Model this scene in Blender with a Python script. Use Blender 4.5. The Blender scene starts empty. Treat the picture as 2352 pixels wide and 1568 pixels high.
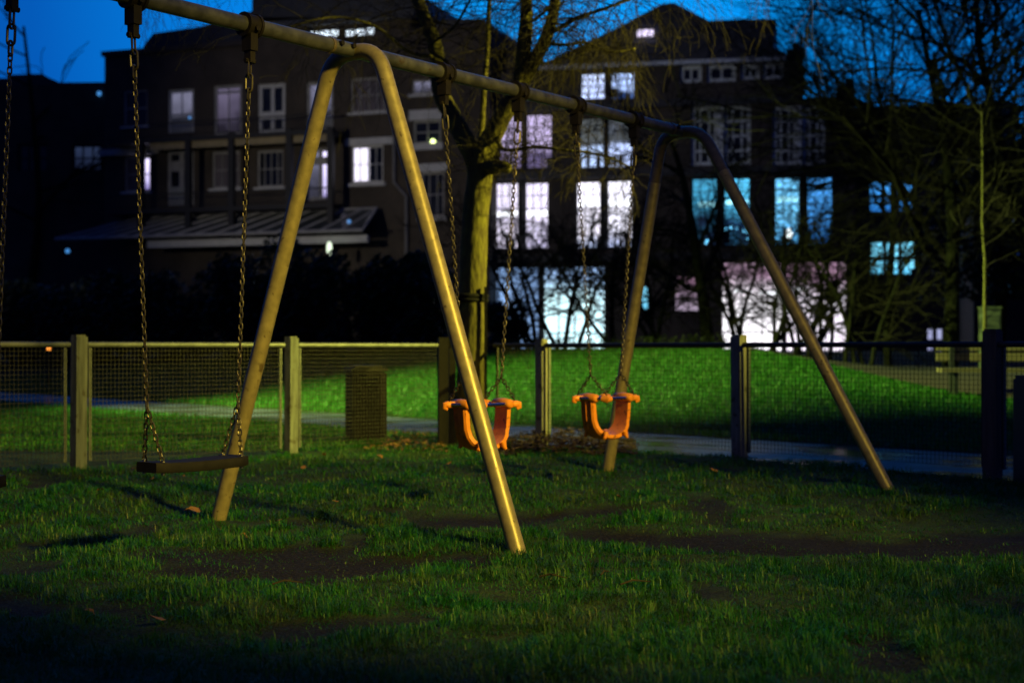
import bpy, math, random
import numpy as np
from mathutils import Vector, Matrix
C = bpy.context.scene.collection
R = math.radians
random.seed(7)

# ------------------------------------------------------------------ camera (view pixels of a 2352 x 1568 picture)
F, CU, CV, H = 3267.0, 1176.0, 800.0, 0.95
def at(u, v, Y):
    return Vector(((u - CU) / F * Y, Y, H + (CV - v) / F * Y))

# ------------------------------------------------------------------ helpers
class MB:
    def __init__(self): self.v, self.f, self.m = [], [], []
    def add(self, verts, faces, mi=0):
        o = len(self.v)
        self.v += [tuple(p) for p in verts]
        self.f += [tuple(i + o for i in f) for f in faces]
        self.m += [mi] * len(faces)
    def quad(self, a, b, c, d, mi=0): self.add([a, b, c, d], [(0, 1, 2, 3)], mi)
    def obox(self, o, ex, ey, ez, mi=0):
        """box from corner o along three edge vectors"""
        o = Vector(o); ex = Vector(ex); ey = Vector(ey); ez = Vector(ez)
        p = [o, o+ex, o+ex+ey, o+ey, o+ez, o+ex+ez, o+ex+ey+ez, o+ey+ez]
        self.add(p, [(0,3,2,1),(4,5,6,7),(0,1,5,4),(1,2,6,5),(2,3,7,6),(3,0,4,7)], mi)
    def box(self, c, sx, sy, sz, rot=0, mi=0):
        ca, sa = math.cos(rot), math.sin(rot)
        ex = Vector((ca*sx, sa*sx, 0)); ey = Vector((-sa*sy, ca*sy, 0)); ez = Vector((0, 0, sz))
        self.obox(Vector(c) - ex/2 - ey/2 - ez/2, ex, ey, ez, mi)
    def tube(self, pts, rad, n=8, cap=True, closed=False, mi=0):
        pts = [Vector(p) for p in pts]
        k = len(pts)
        if not hasattr(rad, '__len__'): rad = [rad] * k
        verts, faces = [], []
        up = None
        for i, p in enumerate(pts):
            if closed: t = pts[(i+1) % k] - pts[i-1]
            elif i == 0: t = pts[1] - pts[0]
            elif i == k-1: t = pts[-1] - pts[-2]
            else: t = pts[i+1] - pts[i-1]
            t = t.normalized() if t.length > 1e-9 else Vector((0,0,1))
            if up is None: up = t.orthogonal().normalized()
            up = (up - t * up.dot(t))
            up = up.normalized() if up.length > 1e-6 else t.orthogonal().normalized()
            sd = t.cross(up)
            for j in range(n):
                a = 2*math.pi*j/n
                verts.append(p + (up*math.cos(a) + sd*math.sin(a)) * rad[i])
        m = k if closed else k-1
        for i in range(m):
            i2 = (i+1) % k
            for j in range(n):
                j2 = (j+1) % n
                faces.append((i*n+j, i*n+j2, i2*n+j2, i2*n+j))
        if cap and not closed:
            faces.append(tuple(range(n-1, -1, -1))); faces.append(tuple((k-1)*n+j for j in range(n)))
        self.add(verts, faces, mi)
    def build(self, name, mats, parent=None, origin=None, smooth=False):
        me = bpy.data.meshes.new(name)
        o = Vector(origin) if origin is not None else None
        vs = self.v if o is None else [(p[0]-o.x, p[1]-o.y, p[2]-o.z) for p in self.v]
        me.from_pydata(vs, [], self.f)
        if not isinstance(mats, (list, tuple)): mats = [mats]
        for m in mats: me.materials.append(m)
        if len(mats) > 1: me.polygons.foreach_set('material_index', self.m)
        if smooth: me.polygons.foreach_set('use_smooth', [True]*len(me.polygons))
        me.update()
        ob = bpy.data.objects.new(name, me); C.objects.link(ob)
        if parent is not None: ob.parent = parent
        elif o is not None: ob.location = o
        return ob

def smooth_angle(ob, deg=40):
    me = ob.data
    me.polygons.foreach_set('use_smooth', [True]*len(me.polygons))
    try: me.set_sharp_from_angle(angle=R(deg))
    except Exception: pass

def np_mesh(name, V, faces_loops, loop_tot, mat, parent=None, loc=None):
    me = bpy.data.meshes.new(name)
    me.vertices.add(len(V)); me.vertices.foreach_set('co', V.astype(np.float32).ravel())
    me.loops.add(len(faces_loops)); me.loops.foreach_set('vertex_index', faces_loops.astype(np.int32))
    st = np.concatenate([[0], np.cumsum(loop_tot)[:-1]]).astype(np.int32)
    me.polygons.add(len(loop_tot)); me.polygons.foreach_set('loop_start', st)
    me.polygons.foreach_set('loop_total', loop_tot.astype(np.int32))
    me.materials.append(mat); me.update(calc_edges=True); me.validate()
    ob = bpy.data.objects.new(name, me); C.objects.link(ob)
    if parent is not None: ob.parent = parent
    if loc is not None: ob.location = loc
    return ob

def thing(name, label, cat, loc=(0,0,0), rotz=0, group=None):
    o = bpy.data.objects.new(name, None); C.objects.link(o)
    o.location = loc; o.rotation_euler = (0, 0, rotz); o.empty_display_size = .2
    o['label'] = label; o['category'] = cat
    if group: o['group'] = group
    return o
def tag(o, label, cat, group=None, kind=None):
    o['label'] = label; o['category'] = cat
    if group: o['group'] = group
    if kind: o['kind'] = kind
    return o
def struct(o): o['kind'] = 'structure'; return o
def dup(root, loc, rotz, label):
    r = root.copy(); C.objects.link(r); r.location = loc; r.rotation_euler = (0, 0, rotz); r['label'] = label
    for ch in list(root.children):
        c = ch.copy(); C.objects.link(c); c.parent = r
        for g in ch.children:
            d = g.copy(); C.objects.link(d); d.parent = c
    return r

# ------------------------------------------------------------------ materials
def nodes(name):
    m = bpy.data.materials.new(name); m.use_nodes = True
    nt = m.node_tree; b = nt.nodes['Principled BSDF']
    return m, nt, b
def N(nt, t, **kw):
    n = nt.nodes.new(t)
    for k, v in kw.items(): setattr(n, k, v)
    return n
def ramp(nt, stops):
    r = N(nt, 'ShaderNodeValToRGB'); e = r.color_ramp.elements
    e[0].position, e[0].color = stops[0][0], (*stops[0][1], 1)
    e[1].position, e[1].color = stops[-1][0], (*stops[-1][1], 1)
    for p, c in stops[1:-1]:
        x = e.new(p); x.color = (*c, 1)
    return r
def mat(name, c1, c2=None, scale=8, rough=.7, metal=0, bump=0, spec=.5, detail=5, rough2=None, stretch=None):
    m, nt, b = nodes(name)
    L = nt.links
    tc = N(nt, 'ShaderNodeTexCoord'); no = N(nt, 'ShaderNodeTexNoise')
    no.inputs['Scale'].default_value = scale; no.inputs['Detail'].default_value = detail
    if stretch:
        mp = N(nt, 'ShaderNodeMapping'); mp.inputs['Scale'].default_value = stretch
        L.new(tc.outputs['Object'], mp.inputs['Vector']); L.new(mp.outputs['Vector'], no.inputs['Vector'])
    else: L.new(tc.outputs['Object'], no.inputs['Vector'])
    r = ramp(nt, [(.32, c1), (.68, c2 or c1)])
    L.new(no.outputs['Fac'], r.inputs['Fac']); L.new(r.outputs['Color'], b.inputs['Base Color'])
    b.inputs['Roughness'].default_value = rough; b.inputs['Metallic'].default_value = metal
    b.inputs['Specular IOR Level'].default_value = spec
    if rough2 is not None:
        mr = N(nt, 'ShaderNodeMapRange'); mr.inputs['To Min'].default_value = rough; mr.inputs['To Max'].default_value = rough2
        mr.inputs['From Min'].default_value = .35; mr.inputs['From Max'].default_value = .65
        L.new(no.outputs['Fac'], mr.inputs['Value']); L.new(mr.outputs['Result'], b.inputs['Roughness'])
    if bump:
        bp = N(nt, 'ShaderNodeBump'); bp.inputs['Strength'].default_value = bump; bp.inputs['Distance'].default_value = .02
        L.new(no.outputs['Fac'], bp.inputs['Height']); L.new(bp.outputs['Normal'], b.inputs['Normal'])
    return m
def specks(m, col, scale, thr):
    """chips and rust spots"""
    nt = m.node_tree; L = nt.links; b = nt.nodes['Principled BSDF']; src = b.inputs['Base Color'].links[0].from_socket
    tc = N(nt, 'ShaderNodeTexCoord'); tot = None
    for s_, t_ in ((scale, thr), (scale*.22, thr+.02)):
        no = N(nt, 'ShaderNodeTexNoise'); no.inputs['Scale'].default_value = s_; no.inputs['Detail'].default_value = 3; L.new(tc.outputs['Object'], no.inputs['Vector'])
        mr = N(nt, 'ShaderNodeMapRange'); mr.inputs['From Min'].default_value = t_; mr.inputs['From Max'].default_value = t_+.05; L.new(no.outputs['Fac'], mr.inputs['Value'])
        if tot is None: tot = mr.outputs['Result']
        else:
            mx_ = N(nt, 'ShaderNodeMath', operation='MAXIMUM'); L.new(tot, mx_.inputs[0]); L.new(mr.outputs['Result'], mx_.inputs[1]); tot = mx_.outputs[0]
    mu = N(nt, 'ShaderNodeMath', operation='MULTIPLY'); mu.inputs[1].default_value = .75; L.new(tot, mu.inputs[0])
    mx = N(nt, 'ShaderNodeMix', data_type='RGBA'); L.new(mu.outputs[0], mx.inputs[0]); L.new(src, mx.inputs[6]); mx.inputs[7].default_value = (*col, 1)
    L.new(mx.outputs[2], b.inputs['Base Color'])
def leafy(name, cols, rough=.6, trans=.25):
    """one tone per blade or leaf, drifting in patches over the place"""
    m, nt, b = nodes(name); L = nt.links
    g = N(nt, 'ShaderNodeNewGeometry'); tc = N(nt, 'ShaderNodeTexCoord'); no = N(nt, 'ShaderNodeTexNoise')
    no.inputs['Scale'].default_value = 1.6; no.inputs['Detail'].default_value = 4
    L.new(tc.outputs['Object'], no.inputs['Vector'])
    ma = N(nt, 'ShaderNodeMath', operation='MULTIPLY'); ma.inputs[1].default_value = .45
    L.new(g.outputs['Random Per Island'], ma.inputs[0])
    ad = N(nt, 'ShaderNodeMath', operation='ADD'); L.new(ma.outputs[0], ad.inputs[0])
    mr = N(nt, 'ShaderNodeMapRange'); mr.inputs['From Min'].default_value = .32; mr.inputs['From Max'].default_value = .68
    mr.inputs['To Min'].default_value = 0; mr.inputs['To Max'].default_value = .55
    L.new(no.outputs['Fac'], mr.inputs['Value']); L.new(mr.outputs['Result'], ad.inputs[1])
    r = ramp(nt, [(i/(len(cols)-1), c) for i, c in enumerate(cols)])
    L.new(ad.outputs[0], r.inputs['Fac']); L.new(r.outputs['Color'], b.inputs['Base Color'])
    b.inputs['Roughness'].default_value = rough
    tr = N(nt, 'ShaderNodeBsdfTranslucent'); L.new(r.outputs['Color'], tr.inputs['Color'])
    mx = N(nt, 'ShaderNodeMixShader'); mx.inputs['Fac'].default_value = trans
    L.new(b.outputs['BSDF'], mx.inputs[1]); L.new(tr.outputs['BSDF'], mx.inputs[2])
    L.new(mx.outputs['Shader'], nt.nodes['Material Output'].inputs['Surface'])
    return m
def brick(name, c1, c2, mortar, scale=1.0):
    m, nt, b = nodes(name); L = nt.links
    tc = N(nt, 'ShaderNodeTexCoord'); sp = N(nt, 'ShaderNodeSeparateXYZ'); cb = N(nt, 'ShaderNodeCombineXYZ')
    L.new(tc.outputs['Object'], sp.inputs[0]); L.new(sp.outputs['X'], cb.inputs['X']); L.new(sp.outputs['Z'], cb.inputs['Y'])
    br = N(nt, 'ShaderNodeTexBrick'); br.inputs['Color1'].default_value = (*c1, 1); br.inputs['Color2'].default_value = (*c2, 1)
    br.inputs['Mortar'].default_value = (*mortar, 1); br.inputs['Scale'].default_value = 4.4*scale
    br.inputs['Mortar Size'].default_value = .025; L.new(cb.outputs[0], br.inputs['Vector'])
    no = N(nt, 'ShaderNodeTexNoise'); no.inputs['Scale'].default_value = .9; no.inputs['Detail'].default_value = 6
    L.new(tc.outputs['Object'], no.inputs['Vector'])
    r = ramp(nt, [(.3, (.55, .55, .55)), (.7, (1.15, 1.12, 1.1))]); L.new(no.outputs['Fac'], r.inputs['Fac'])
    mx = N(nt, 'ShaderNodeMix', data_type='RGBA', blend_type='MULTIPLY'); mx.inputs[0].default_value = 1
    L.new(br.outputs['Color'], mx.inputs[6]); L.new(r.outputs['Color'], mx.inputs[7])
    L.new(mx.outputs[2], b.inputs['Base Color']); b.inputs['Roughness'].default_value = .85
    return m
def lit(name, lo, hi, strength, z0=.1, z1=.75, seed=0, blotch=5.0, stretch=(1, 1, 1), lo_f=.0):
    """the lit room behind a pane: lamps high up, clutter low down"""
    m, nt, b = nodes(name); L = nt.links
    tc = N(nt, 'ShaderNodeTexCoord'); sp = N(nt, 'ShaderNodeSeparateXYZ'); L.new(tc.outputs['Generated'], sp.inputs[0])
    mr = N(nt, 'ShaderNodeMapRange', interpolation_type='SMOOTHSTEP')
    mr.inputs['From Min'].default_value = z0; mr.inputs['From Max'].default_value = z1
    L.new(sp.outputs['Z'], mr.inputs['Value'])
    no = N(nt, 'ShaderNodeTexNoise', noise_dimensions='4D'); no.inputs['Scale'].default_value = blotch
    no.inputs['W'].default_value = seed; no.inputs['Detail'].default_value = 1.5
    mp = N(nt, 'ShaderNodeMapping'); mp.inputs['Scale'].default_value = stretch
    L.new(tc.outputs['Object'], mp.inputs['Vector']); L.new(mp.outputs['Vector'], no.inputs['Vector'])
    nr = N(nt, 'ShaderNodeMapRange'); nr.inputs['From Min'].default_value = .35; nr.inputs['From Max'].default_value = .62
    nr.inputs['To Min'].default_value = -.16; nr.inputs['To Max'].default_value = .16
    L.new(no.outputs['Fac'], nr.inputs['Value'])
    ad = N(nt, 'ShaderNodeMath', operation='ADD', use_clamp=True)
    L.new(mr.outputs['Result'], ad.inputs[0]); L.new(nr.outputs['Result'], ad.inputs[1])
    r = ramp(nt, [(0.0, lo), (1.0, hi)]); L.new(ad.outputs[0], r.inputs['Fac'])
    b.inputs['Base Color'].default_value = (.02, .02, .025, 1); b.inputs['Roughness'].default_value = .1
    L.new(r.outputs['Color'], b.inputs['Emission Color']); b.inputs['Emission Strength'].default_value = strength*1.85
    return m
def glow(name, c, s):
    m, nt, b = nodes(name)
    b.inputs['Base Color'].default_value = (.8, .8, .8, 1)
    b.inputs['Emission Color'].default_value = (*c, 1); b.inputs['Emission Strength'].default_value = s
    return m

M = {}
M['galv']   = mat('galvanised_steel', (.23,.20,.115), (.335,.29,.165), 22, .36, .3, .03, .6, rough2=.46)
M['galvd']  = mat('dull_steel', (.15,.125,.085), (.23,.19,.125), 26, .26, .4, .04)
M['bar']    = mat('crossbar_paint', (.060,.066,.085), (.125,.135,.165), 14, .3, .4, .05, rough2=.5)
M['black']  = mat('black_iron', (.009,.008,.008), (.016,.014,.013), 20, .6, 0, 0, .25)
M['chain']  = mat('chain_steel', (.055,.05,.042), (.10,.09,.07), 60, .40, .6)
M['rubber'] = mat('black_rubber', (.007,.007,.009), (.012,.012,.014), 30, .75, 0, 0, .2)
M['orange'] = mat('orange_rubber', (.72,.22,.015), (.85,.30,.025), 18, .45, 0, .05)
M['sleeve'] = mat('orange_sleeve', (.75,.26,.025), (.88,.34,.04), 30, .35)
M['chrome'] = mat('bright_steel', (.5,.5,.48), (.6,.6,.58), 40, .22, 1)
M['timber'] = mat('weathered_timber', (.060,.070,.068), (.15,.18,.175), 5, .8, 0, .2, stretch=(8,8,.7))
M['timberlit']= mat('brightened_weathered_timber', (.16,.15,.13), (.32,.31,.29), 5, .8, 0, .2, stretch=(8,8,.7))  # lightened copy of the timber, replacing lamp light too weak at these posts
M['timberd']= mat('dark_timber', (.13,.085,.065), (.22,.15,.11), 5, .8, 0, .2, stretch=(8,8,.7))
M['rail']   = mat('fence_rail_steel', (.10,.118,.12), (.17,.20,.20), 12, .5, .3)
M['railshade']  = mat('fence_rail_shaded', (.035,.035,.036), (.06,.06,.06), 12, .5, .3)  # darker copy of the rail: shade of the right fence put into its colour
M['wire']   = mat('mesh_wire', (.036,.038,.036), (.055,.058,.053), 12, .7, 0, 0, .15)
M['wired']  = mat('mesh_wire_dark', (.036,.036,.035), (.055,.055,.052), 12, .7, 0, 0, .15)
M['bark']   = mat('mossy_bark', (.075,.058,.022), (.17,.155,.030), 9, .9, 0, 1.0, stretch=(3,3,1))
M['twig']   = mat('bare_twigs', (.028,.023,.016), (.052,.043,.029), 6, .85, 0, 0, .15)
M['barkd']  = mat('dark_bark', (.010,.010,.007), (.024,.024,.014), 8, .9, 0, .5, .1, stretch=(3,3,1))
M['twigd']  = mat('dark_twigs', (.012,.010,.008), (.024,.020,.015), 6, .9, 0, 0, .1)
M['brick']  = brick('brown_brick', (.062,.050,.035), (.085,.066,.044), (.08,.074,.064))
M['brickd'] = brick('dark_brick', (.052,.046,.042), (.072,.062,.054), (.07,.066,.06))
M['brickb'] = brick('sooty_brick', (.05,.042,.036), (.075,.06,.05), (.07,.065,.06))
M['slate']  = mat('roof_slate', (.022,.026,.034), (.04,.045,.055), 3, .6)
M['slatel'] = mat('lead_roof', (.06,.072,.09), (.09,.10,.12), 2, .5)
M['white']  = mat('white_paint', (.50,.52,.52), (.62,.63,.62), 3, .6)
M['offwhite'] = mat('grubby_white_paint', (.30,.30,.30), (.42,.42,.41), 3, .7)
M['cream']  = mat('cream_fascia', (.30,.25,.14), (.38,.31,.18), 3, .7)
M['ironblue'] = mat('blue_black_ironwork', (.004,.006,.011), (.007,.009,.015), 5, .6)
M['steelframe'] = mat('dark_window_steel', (.03,.035,.04), (.05,.055,.06), 5, .5)
M['skyframe'] = mat('skylit_window_steel', (.62,.72,.80), (.70,.80,.86), 5, .5)  # skylight put into the colour: a pale blue copy of the window steel
M['lead']   = mat('lead_pipe', (.16,.16,.16), (.22,.22,.22), 5, .6)
M['glassd'] = mat('dark_glass', (.010,.012,.018), (.022,.026,.036), 2.2, .08, 0, 0, .5)
M['curtain'] = mat('drawn_curtain', (.08,.072,.085), (.17,.15,.18), 4, .8, stretch=(4,4,.2))
M['doorpanel'] = mat('door_panel_paint', (.25,.27,.27), (.33,.35,.34), 4, .6)
M['canopyglass'] = mat('canopy_glass', (.035,.042,.04), (.06,.068,.065), 2, .25)
M['path']   = mat('wet_asphalt', (.06,.062,.075), (.11,.112,.13), 1.2, .12, 0, .03, .8, rough2=.5)
M['bed']    = mat('bark_mulch', (.022,.012,.008), (.05,.028,.018), 14, .95, 0, .6)
M['bin']    = mat('bin_panel', (.006,.004,.007), (.009,.006,.010), 8, .7, 0, 0, .12)
M['navy']   = mat('navy_paint', (.008,.010,.035), (.012,.014,.05), 8, .5)
M['cabinet'] = mat('cabinet_paint', (.10,.12,.09), (.15,.17,.13), 3, .6)
M['bench']  = mat('bench_timber', (.16,.12,.07), (.24,.18,.10), 4, .8, stretch=(1,6,6))
M['leaf']   = leafy('dry_leaves', [(.16,.07,.015), (.26,.13,.03), (.34,.22,.06)], .7, .15)
M['mulch']  = leafy('rotting_leaves', [(.03,.018,.01), (.06,.035,.018), (.15,.10,.03)], .8, .1)
M['ever']   = leafy('evergreen_leaves', [(.010,.022,.008), (.018,.036,.012), (.035,.055,.02)], .5, .15)
M['hedge']  = leafy('hedge_leaves', [(.02,.03,.008), (.045,.06,.012), (.10,.11,.015)], .6, .2)
M['grass']  = leafy('grass_blades', [(.008,.125,.004), (.017,.16,.007), (.045,.14,.012), (.085,.095,.024)], .5, .35)
M['lawn']   = leafy('lawn_blades', [(.020,.15,.006), (.035,.17,.008), (.055,.16,.012)], .6, .35)

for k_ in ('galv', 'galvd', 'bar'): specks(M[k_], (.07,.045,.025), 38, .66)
for k_ in ('timber', 'timberlit'): specks(M[k_], (.04,.035,.02), 14, .60)
specks(M['orange'], (.16,.06,.02), 30, .64)
# ------------------------------------------------------------------ terrain
PD = Vector((-.648, .761)); PN = Vector((.761, .648))          # along the path / away from the playground
def sstep(a, b, x):
    t = np.clip((x - a) / (b - a), 0, 1); return t*t*(3 - 2*t)
def qv(x, y): return (x - 2.2)*.761 + (y - 13.9)*.648
def gz(x, y):
    x = np.asarray(x, float); y = np.asarray(y, float)
    z = .08*sstep(7.2, 9.6, y)
    q = qv(x, y)
    right = 1 - .62*sstep(3.2, 6.4, x - .10*(y-18))
    rise = .80*np.clip(q, 0, 8.6)/8.6
    rise = np.where(q > 0, rise*(.35 + .65*sstep(0, 3.5, q)), 0)*right
    far = sstep(34, 46, y)
    return z + rise*(1-far) + .78*far
def hnoise(x, y, s, seed):
    """smooth value noise"""
    rng = np.random.RandomState(seed); T = rng.rand(64, 64)
    xs, ys = np.asarray(x)*s + 1000, np.asarray(y)*s + 1000
    i, j = np.floor(xs).astype(int), np.floor(ys).astype(int); fx, fy = xs-i, ys-j
    fx, fy = fx*fx*(3-2*fx), fy*fy*(3-2*fy)
    g = lambda a, b: T[a % 64, b % 64]
    return (g(i,j)*(1-fx) + g(i+1,j)*fx)*(1-fy) + (g(i,j+1)*(1-fx) + g(i+1,j+1)*fx)*fy
MUD = [(-1.35,6.35,1.05,.40,0), (1.15,7.05,1.2,.36,-.1), (.35,8.0,.8,.22,.2), (2.4,6.9,.8,.4,0),
       (.55,6.45,.30,.18,0), (-1.75,5.2,.5,.3,0)]
def mud(x, y):
    x = np.asarray(x, float); y = np.asarray(y, float)
    m = np.zeros_like(x + y)
    for cx, cy, rx, ry, a in MUD:
        dx, dy = x-cx, y-cy
        u = dx*math.cos(a) + dy*math.sin(a); w = -dx*math.sin(a) + dy*math.cos(a)
        d = np.sqrt((u/rx)**2 + (w/ry)**2) + (hnoise(x, y, 2.2, 3)-.5)*1.1 + (hnoise(x, y, 7, 13)-.5)*.8
        m = np.maximum(m, 1 - sstep(.7, 1.25, d))
    m = np.maximum(m, .9*sstep(.78, .86, hnoise(x, y, 2.6, 11))*(np.asarray(y) < 11))
    return m
def gz_near(x, y):
    b = (hnoise(x, y, 1.7, 5)-.5)*.05 + (hnoise(x, y, 5, 6)-.5)*.025
    return gz(x, y) + b*(1 - sstep(11.0, 12.2, y)) - .02*mud(x, y)
# the path strip: far edge through (2.2,13.9); near edge about 1.9 m this side
PW = 2.0
def on_path(x, y):
    q = qv(x, y); return sstep(-PW-.15, -PW, q)*(1 - sstep(0, .15, q))

xs = np.unique(np.round(np.concatenate([np.arange(-9, 9.01, .12), np.arange(-30, 30.01, .6), np.arange(-220, 221, 10)]), 3))
ys = np.unique(np.round(np.concatenate([np.arange(2.4, 16, .12), np.arange(16, 48, .4), np.arange(-40, 2.5, 3), np.arange(48, 320, 8)]), 3))
X, Y = np.meshgrid(xs, ys); Z = gz_near(X, Y) - .05*on_path(X, Y)
V = np.stack([X.ravel(), Y.ravel(), Z.ravel()], 1)
ny_, nx_ = X.shape
I = np.arange(ny_*nx_).reshape(ny_, nx_)
Q = np.stack([I[:-1,:-1], I[:-1,1:], I[1:,1:], I[1:,:-1]], -1).reshape(-1, 4)
def ground_mat():
    m, nt, b = nodes('soil_and_turf'); L = nt.links
    at_ = N(nt, 'ShaderNodeAttribute'); at_.attribute_name = 'mud'
    tc = N(nt, 'ShaderNodeTexCoord')
    n1 = N(nt, 'ShaderNodeTexNoise'); n1.inputs['Scale'].default_value = 9; n1.inputs['Detail'].default_value = 8
    n2 = N(nt, 'ShaderNodeTexNoise'); n2.inputs['Scale'].default_value = 60; n2.inputs['Detail'].default_value = 4
    for n in (n1, n2): L.new(tc.outputs['Object'], n.inputs['Vector'])
    turf = ramp(nt, [(.35, (.018,.030,.006)), (.55, (.028,.06,.009)), (.7, (.03,.04,.010))]); L.new(n1.outputs['Fac'], turf.inputs['Fac'])
    soil = ramp(nt, [(.35, (.003,.003,.004)), (.55, (.007,.0065,.006)), (.72, (.035,.031,.026))]); L.new(n2.outputs['Fac'], soil.inputs['Fac'])
    mx = N(nt, 'ShaderNodeMix', data_type='RGBA'); L.new(at_.outputs['Fac'], mx.inputs[0])
    L.new(turf.outputs['Color'], mx.inputs[6]); L.new(soil.outputs['Color'], mx.inputs[7])
    L.new(mx.outputs[2], b.inputs['Base Color']); b.inputs['Roughness'].default_value = .85
    b.inputs['Specular IOR Level'].default_value = .25
    bp = N(nt, 'ShaderNodeBump'); bp.inputs['Strength'].default_value = .7; bp.inputs['Distance'].default_value = .03
    ad = N(nt, 'ShaderNodeMath', operation='ADD'); L.new(n1.outputs['Fac'], ad.inputs[0]); L.new(n2.outputs['Fac'], ad.inputs[1])
    L.new(ad.outputs[0], bp.inputs['Height']); L.new(bp.outputs['Normal'], b.inputs['Normal'])
    return m
ground = np_mesh('ground', V, Q.ravel(), np.full(len(Q), 4), ground_mat())
a_ = ground.data.attributes.new('mud', 'FLOAT', 'POINT'); a_.data.foreach_set('value', mud(V[:,0], V[:,1]).astype(np.float32))
ground.data.polygons.foreach_set('use_smooth', [True]*len(ground.data.polygons)); struct(ground)

# path strip
mb = MB(); n = 90
for i in range(n+1):
    t = -14 + 70*i/n
    for q in np.linspace(-PW, 0, 7):
        x, y = 2.2 + PD.x*t + PN.x*q, 13.9 + PD.y*t + PN.y*q
        mb.v.append((x, y, float(gz(x, y)) - .012))
for i in range(n):
    for j in range(6):
        a = i*7 + j; mb.f.append((a, a+1, a+8, a+7)); mb.m.append(0)
struct(mb.build('path', M['path'], smooth=True))
# planting bed on the right of the mound
mb = MB()
edge = [(1700,815,27.5),(1850,846,25),(2000,872,22.5),(2150,905,20),(2300,938,18.2),(2480,965,17.2)]
ep = [((u-CU)/F*y, y) for u, v, y in edge]
rows = []
for k, (x, y) in enumerate(ep):
    row = []
    for t in np.linspace(0, 1, 9):
        xx, yy = x + (2.0+9*t*1.0)*t*1.2, y + 12*t
        row.append((xx, yy, float(gz(xx, yy)) + .03 + .10*min(1, t*8) + .06*random.random()*(t > 0)))
    rows.append(row)
for row in rows: mb.v += row
for i in range(len(rows)-1):
    for j in range(8):
        a = i*9 + j; mb.f.append((a, a+9, a+10, a+1)); mb.m.append(0)
bed = struct(mb.build('planting_bed', M['bed'], smooth=True))

# ------------------------------------------------------------------ grass
def blades(name, P, h, w, mat_, seed, lean=.85):
    rng = np.random.RandomState(seed); n = len(P)
    a = 6.283*(hnoise(P[:,0], P[:,1], 7, seed)*2 + .55*rng.rand(n)); l = lean*(.2 + 1.3*rng.rand(n)**1.2); b = a + (rng.rand(n)-.5)*2.0
    side = np.stack([-np.sin(a), np.cos(a), 0*a], 1)*(w/2)[:,None]
    d1 = np.stack([np.cos(a)*l*.5, np.sin(a)*l*.5, .62-.18*l], 1)*h[:,None]
    d2 = np.stack([np.cos(b)*l*1.15, np.sin(b)*l*1.15, np.maximum(.10, 1.0 - .75*l)], 1)*h[:,None]
    P = P.copy(); P[:,2] -= .006
    V = np.stack([P-side, P+side, P+d1+side*.75, P+d1-side*.75, P+d2], 1).reshape(-1, 3)
    o = (np.arange(n)*5)[:,None]
    fl = np.concatenate([o, o+1, o+2, o+3, o+3, o+2, o+4], 1).ravel()
    lt = np.tile([4, 3], n)
    return np_mesh(name, V, fl, lt, mat_)
rng = np.random.RandomState(4)
PP, HH, WW = [], [], []
for y0, y1, dens, w in ((3.7,5.2,11000,.0030), (5.2,7.2,7000,.0036), (7.2,9.4,3800,.0046), (9.4,12.6,2100,.0060)):
    xw = .40*y1 + 2.1
    n = int(dens*(y1-y0)*2*xw)
    x = (rng.rand(n)*2-1)*xw; y = y0 + rng.rand(n)*(y1-y0)
    ok = (np.abs(x) < .40*y + .45) | ((np.abs(x) < .40*y + 2.1) & (rng.rand(n) < .45))
    # keep to the playground side of the two fence lines
    ok &= ((y - 11.74) - (x + 1.825)*1.069 < -.02) & (qv(x, y) < -PW - .02)
    m = mud(x, y); cl = hnoise(x, y, 6, 21); big = hnoise(x, y, 1.3, 22)
    ok &= rng.rand(n) > .72*m; ok &= rng.rand(n) < .58 + .65*cl
    x, y, m, cl, big = x[ok], y[ok], m[ok], cl[ok], big[ok]
    h = (.017 + .060*cl**2.6 + .034*big**2)*(.45 + .9*rng.rand(len(x)))*(1 - .6*m)
    PP.append(np.stack([x, y, gz_near(x, y)], 1)); HH.append(h); WW.append(np.full(len(x), w)*(.7+.6*rng.rand(len(x))))
# longer tufts
tufts = [(1300,1500),(1270,1545),(760,1545),(1190,1560),(1480,1480),(1000,1300),(930,1240),(1080,1250),(1230,1310),(1500,1290),(1420,1260),
         (1800,1300),(1650,1420),(870,1200),(1600,1560),(1960,1340),(500,1195),(1195,1290),(1700,1150),(700,1150),(1390,1085),(2042,1114),(1900,1460),(620,1480)]
for u, v in tufts:
    yy = F*H/(v-CV); xx = (u-CU)/F*yy; k = 260
    x = xx + rng.randn(k)*.07; y = yy + rng.randn(k)*.07
    PP.append(np.stack([x, y, gz_near(x, y)], 1)); HH.append((.035+.045*rng.rand(k))); WW.append(np.full(k, .0042))
for k in range(170):
    yy = 4.0 + 5.5*rng.rand()**1.3; xx = (rng.rand()*2-1)*.4*yy; n_ = int(60+130*rng.rand()); sg = .03+.05*rng.rand()
    if float(mud(xx, yy)) > .4: continue
    x = xx + rng.randn(n_)*sg; y = yy + rng.randn(n_)*sg
    PP.append(np.stack([x, y, gz_near(x, y)], 1)); HH.append((.03+.05*rng.rand())*(.5+.8*rng.rand(n_))); WW.append(np.full(n_, .0030+.0006*(yy-4)))
g_ = blades('grass', np.concatenate(PP), np.concatenate(HH), np.concatenate(WW), M['grass'], 9)
tag(g_, 'rough clumpy grass worn to mud beneath the swings', 'grass', kind='stuff')
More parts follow.
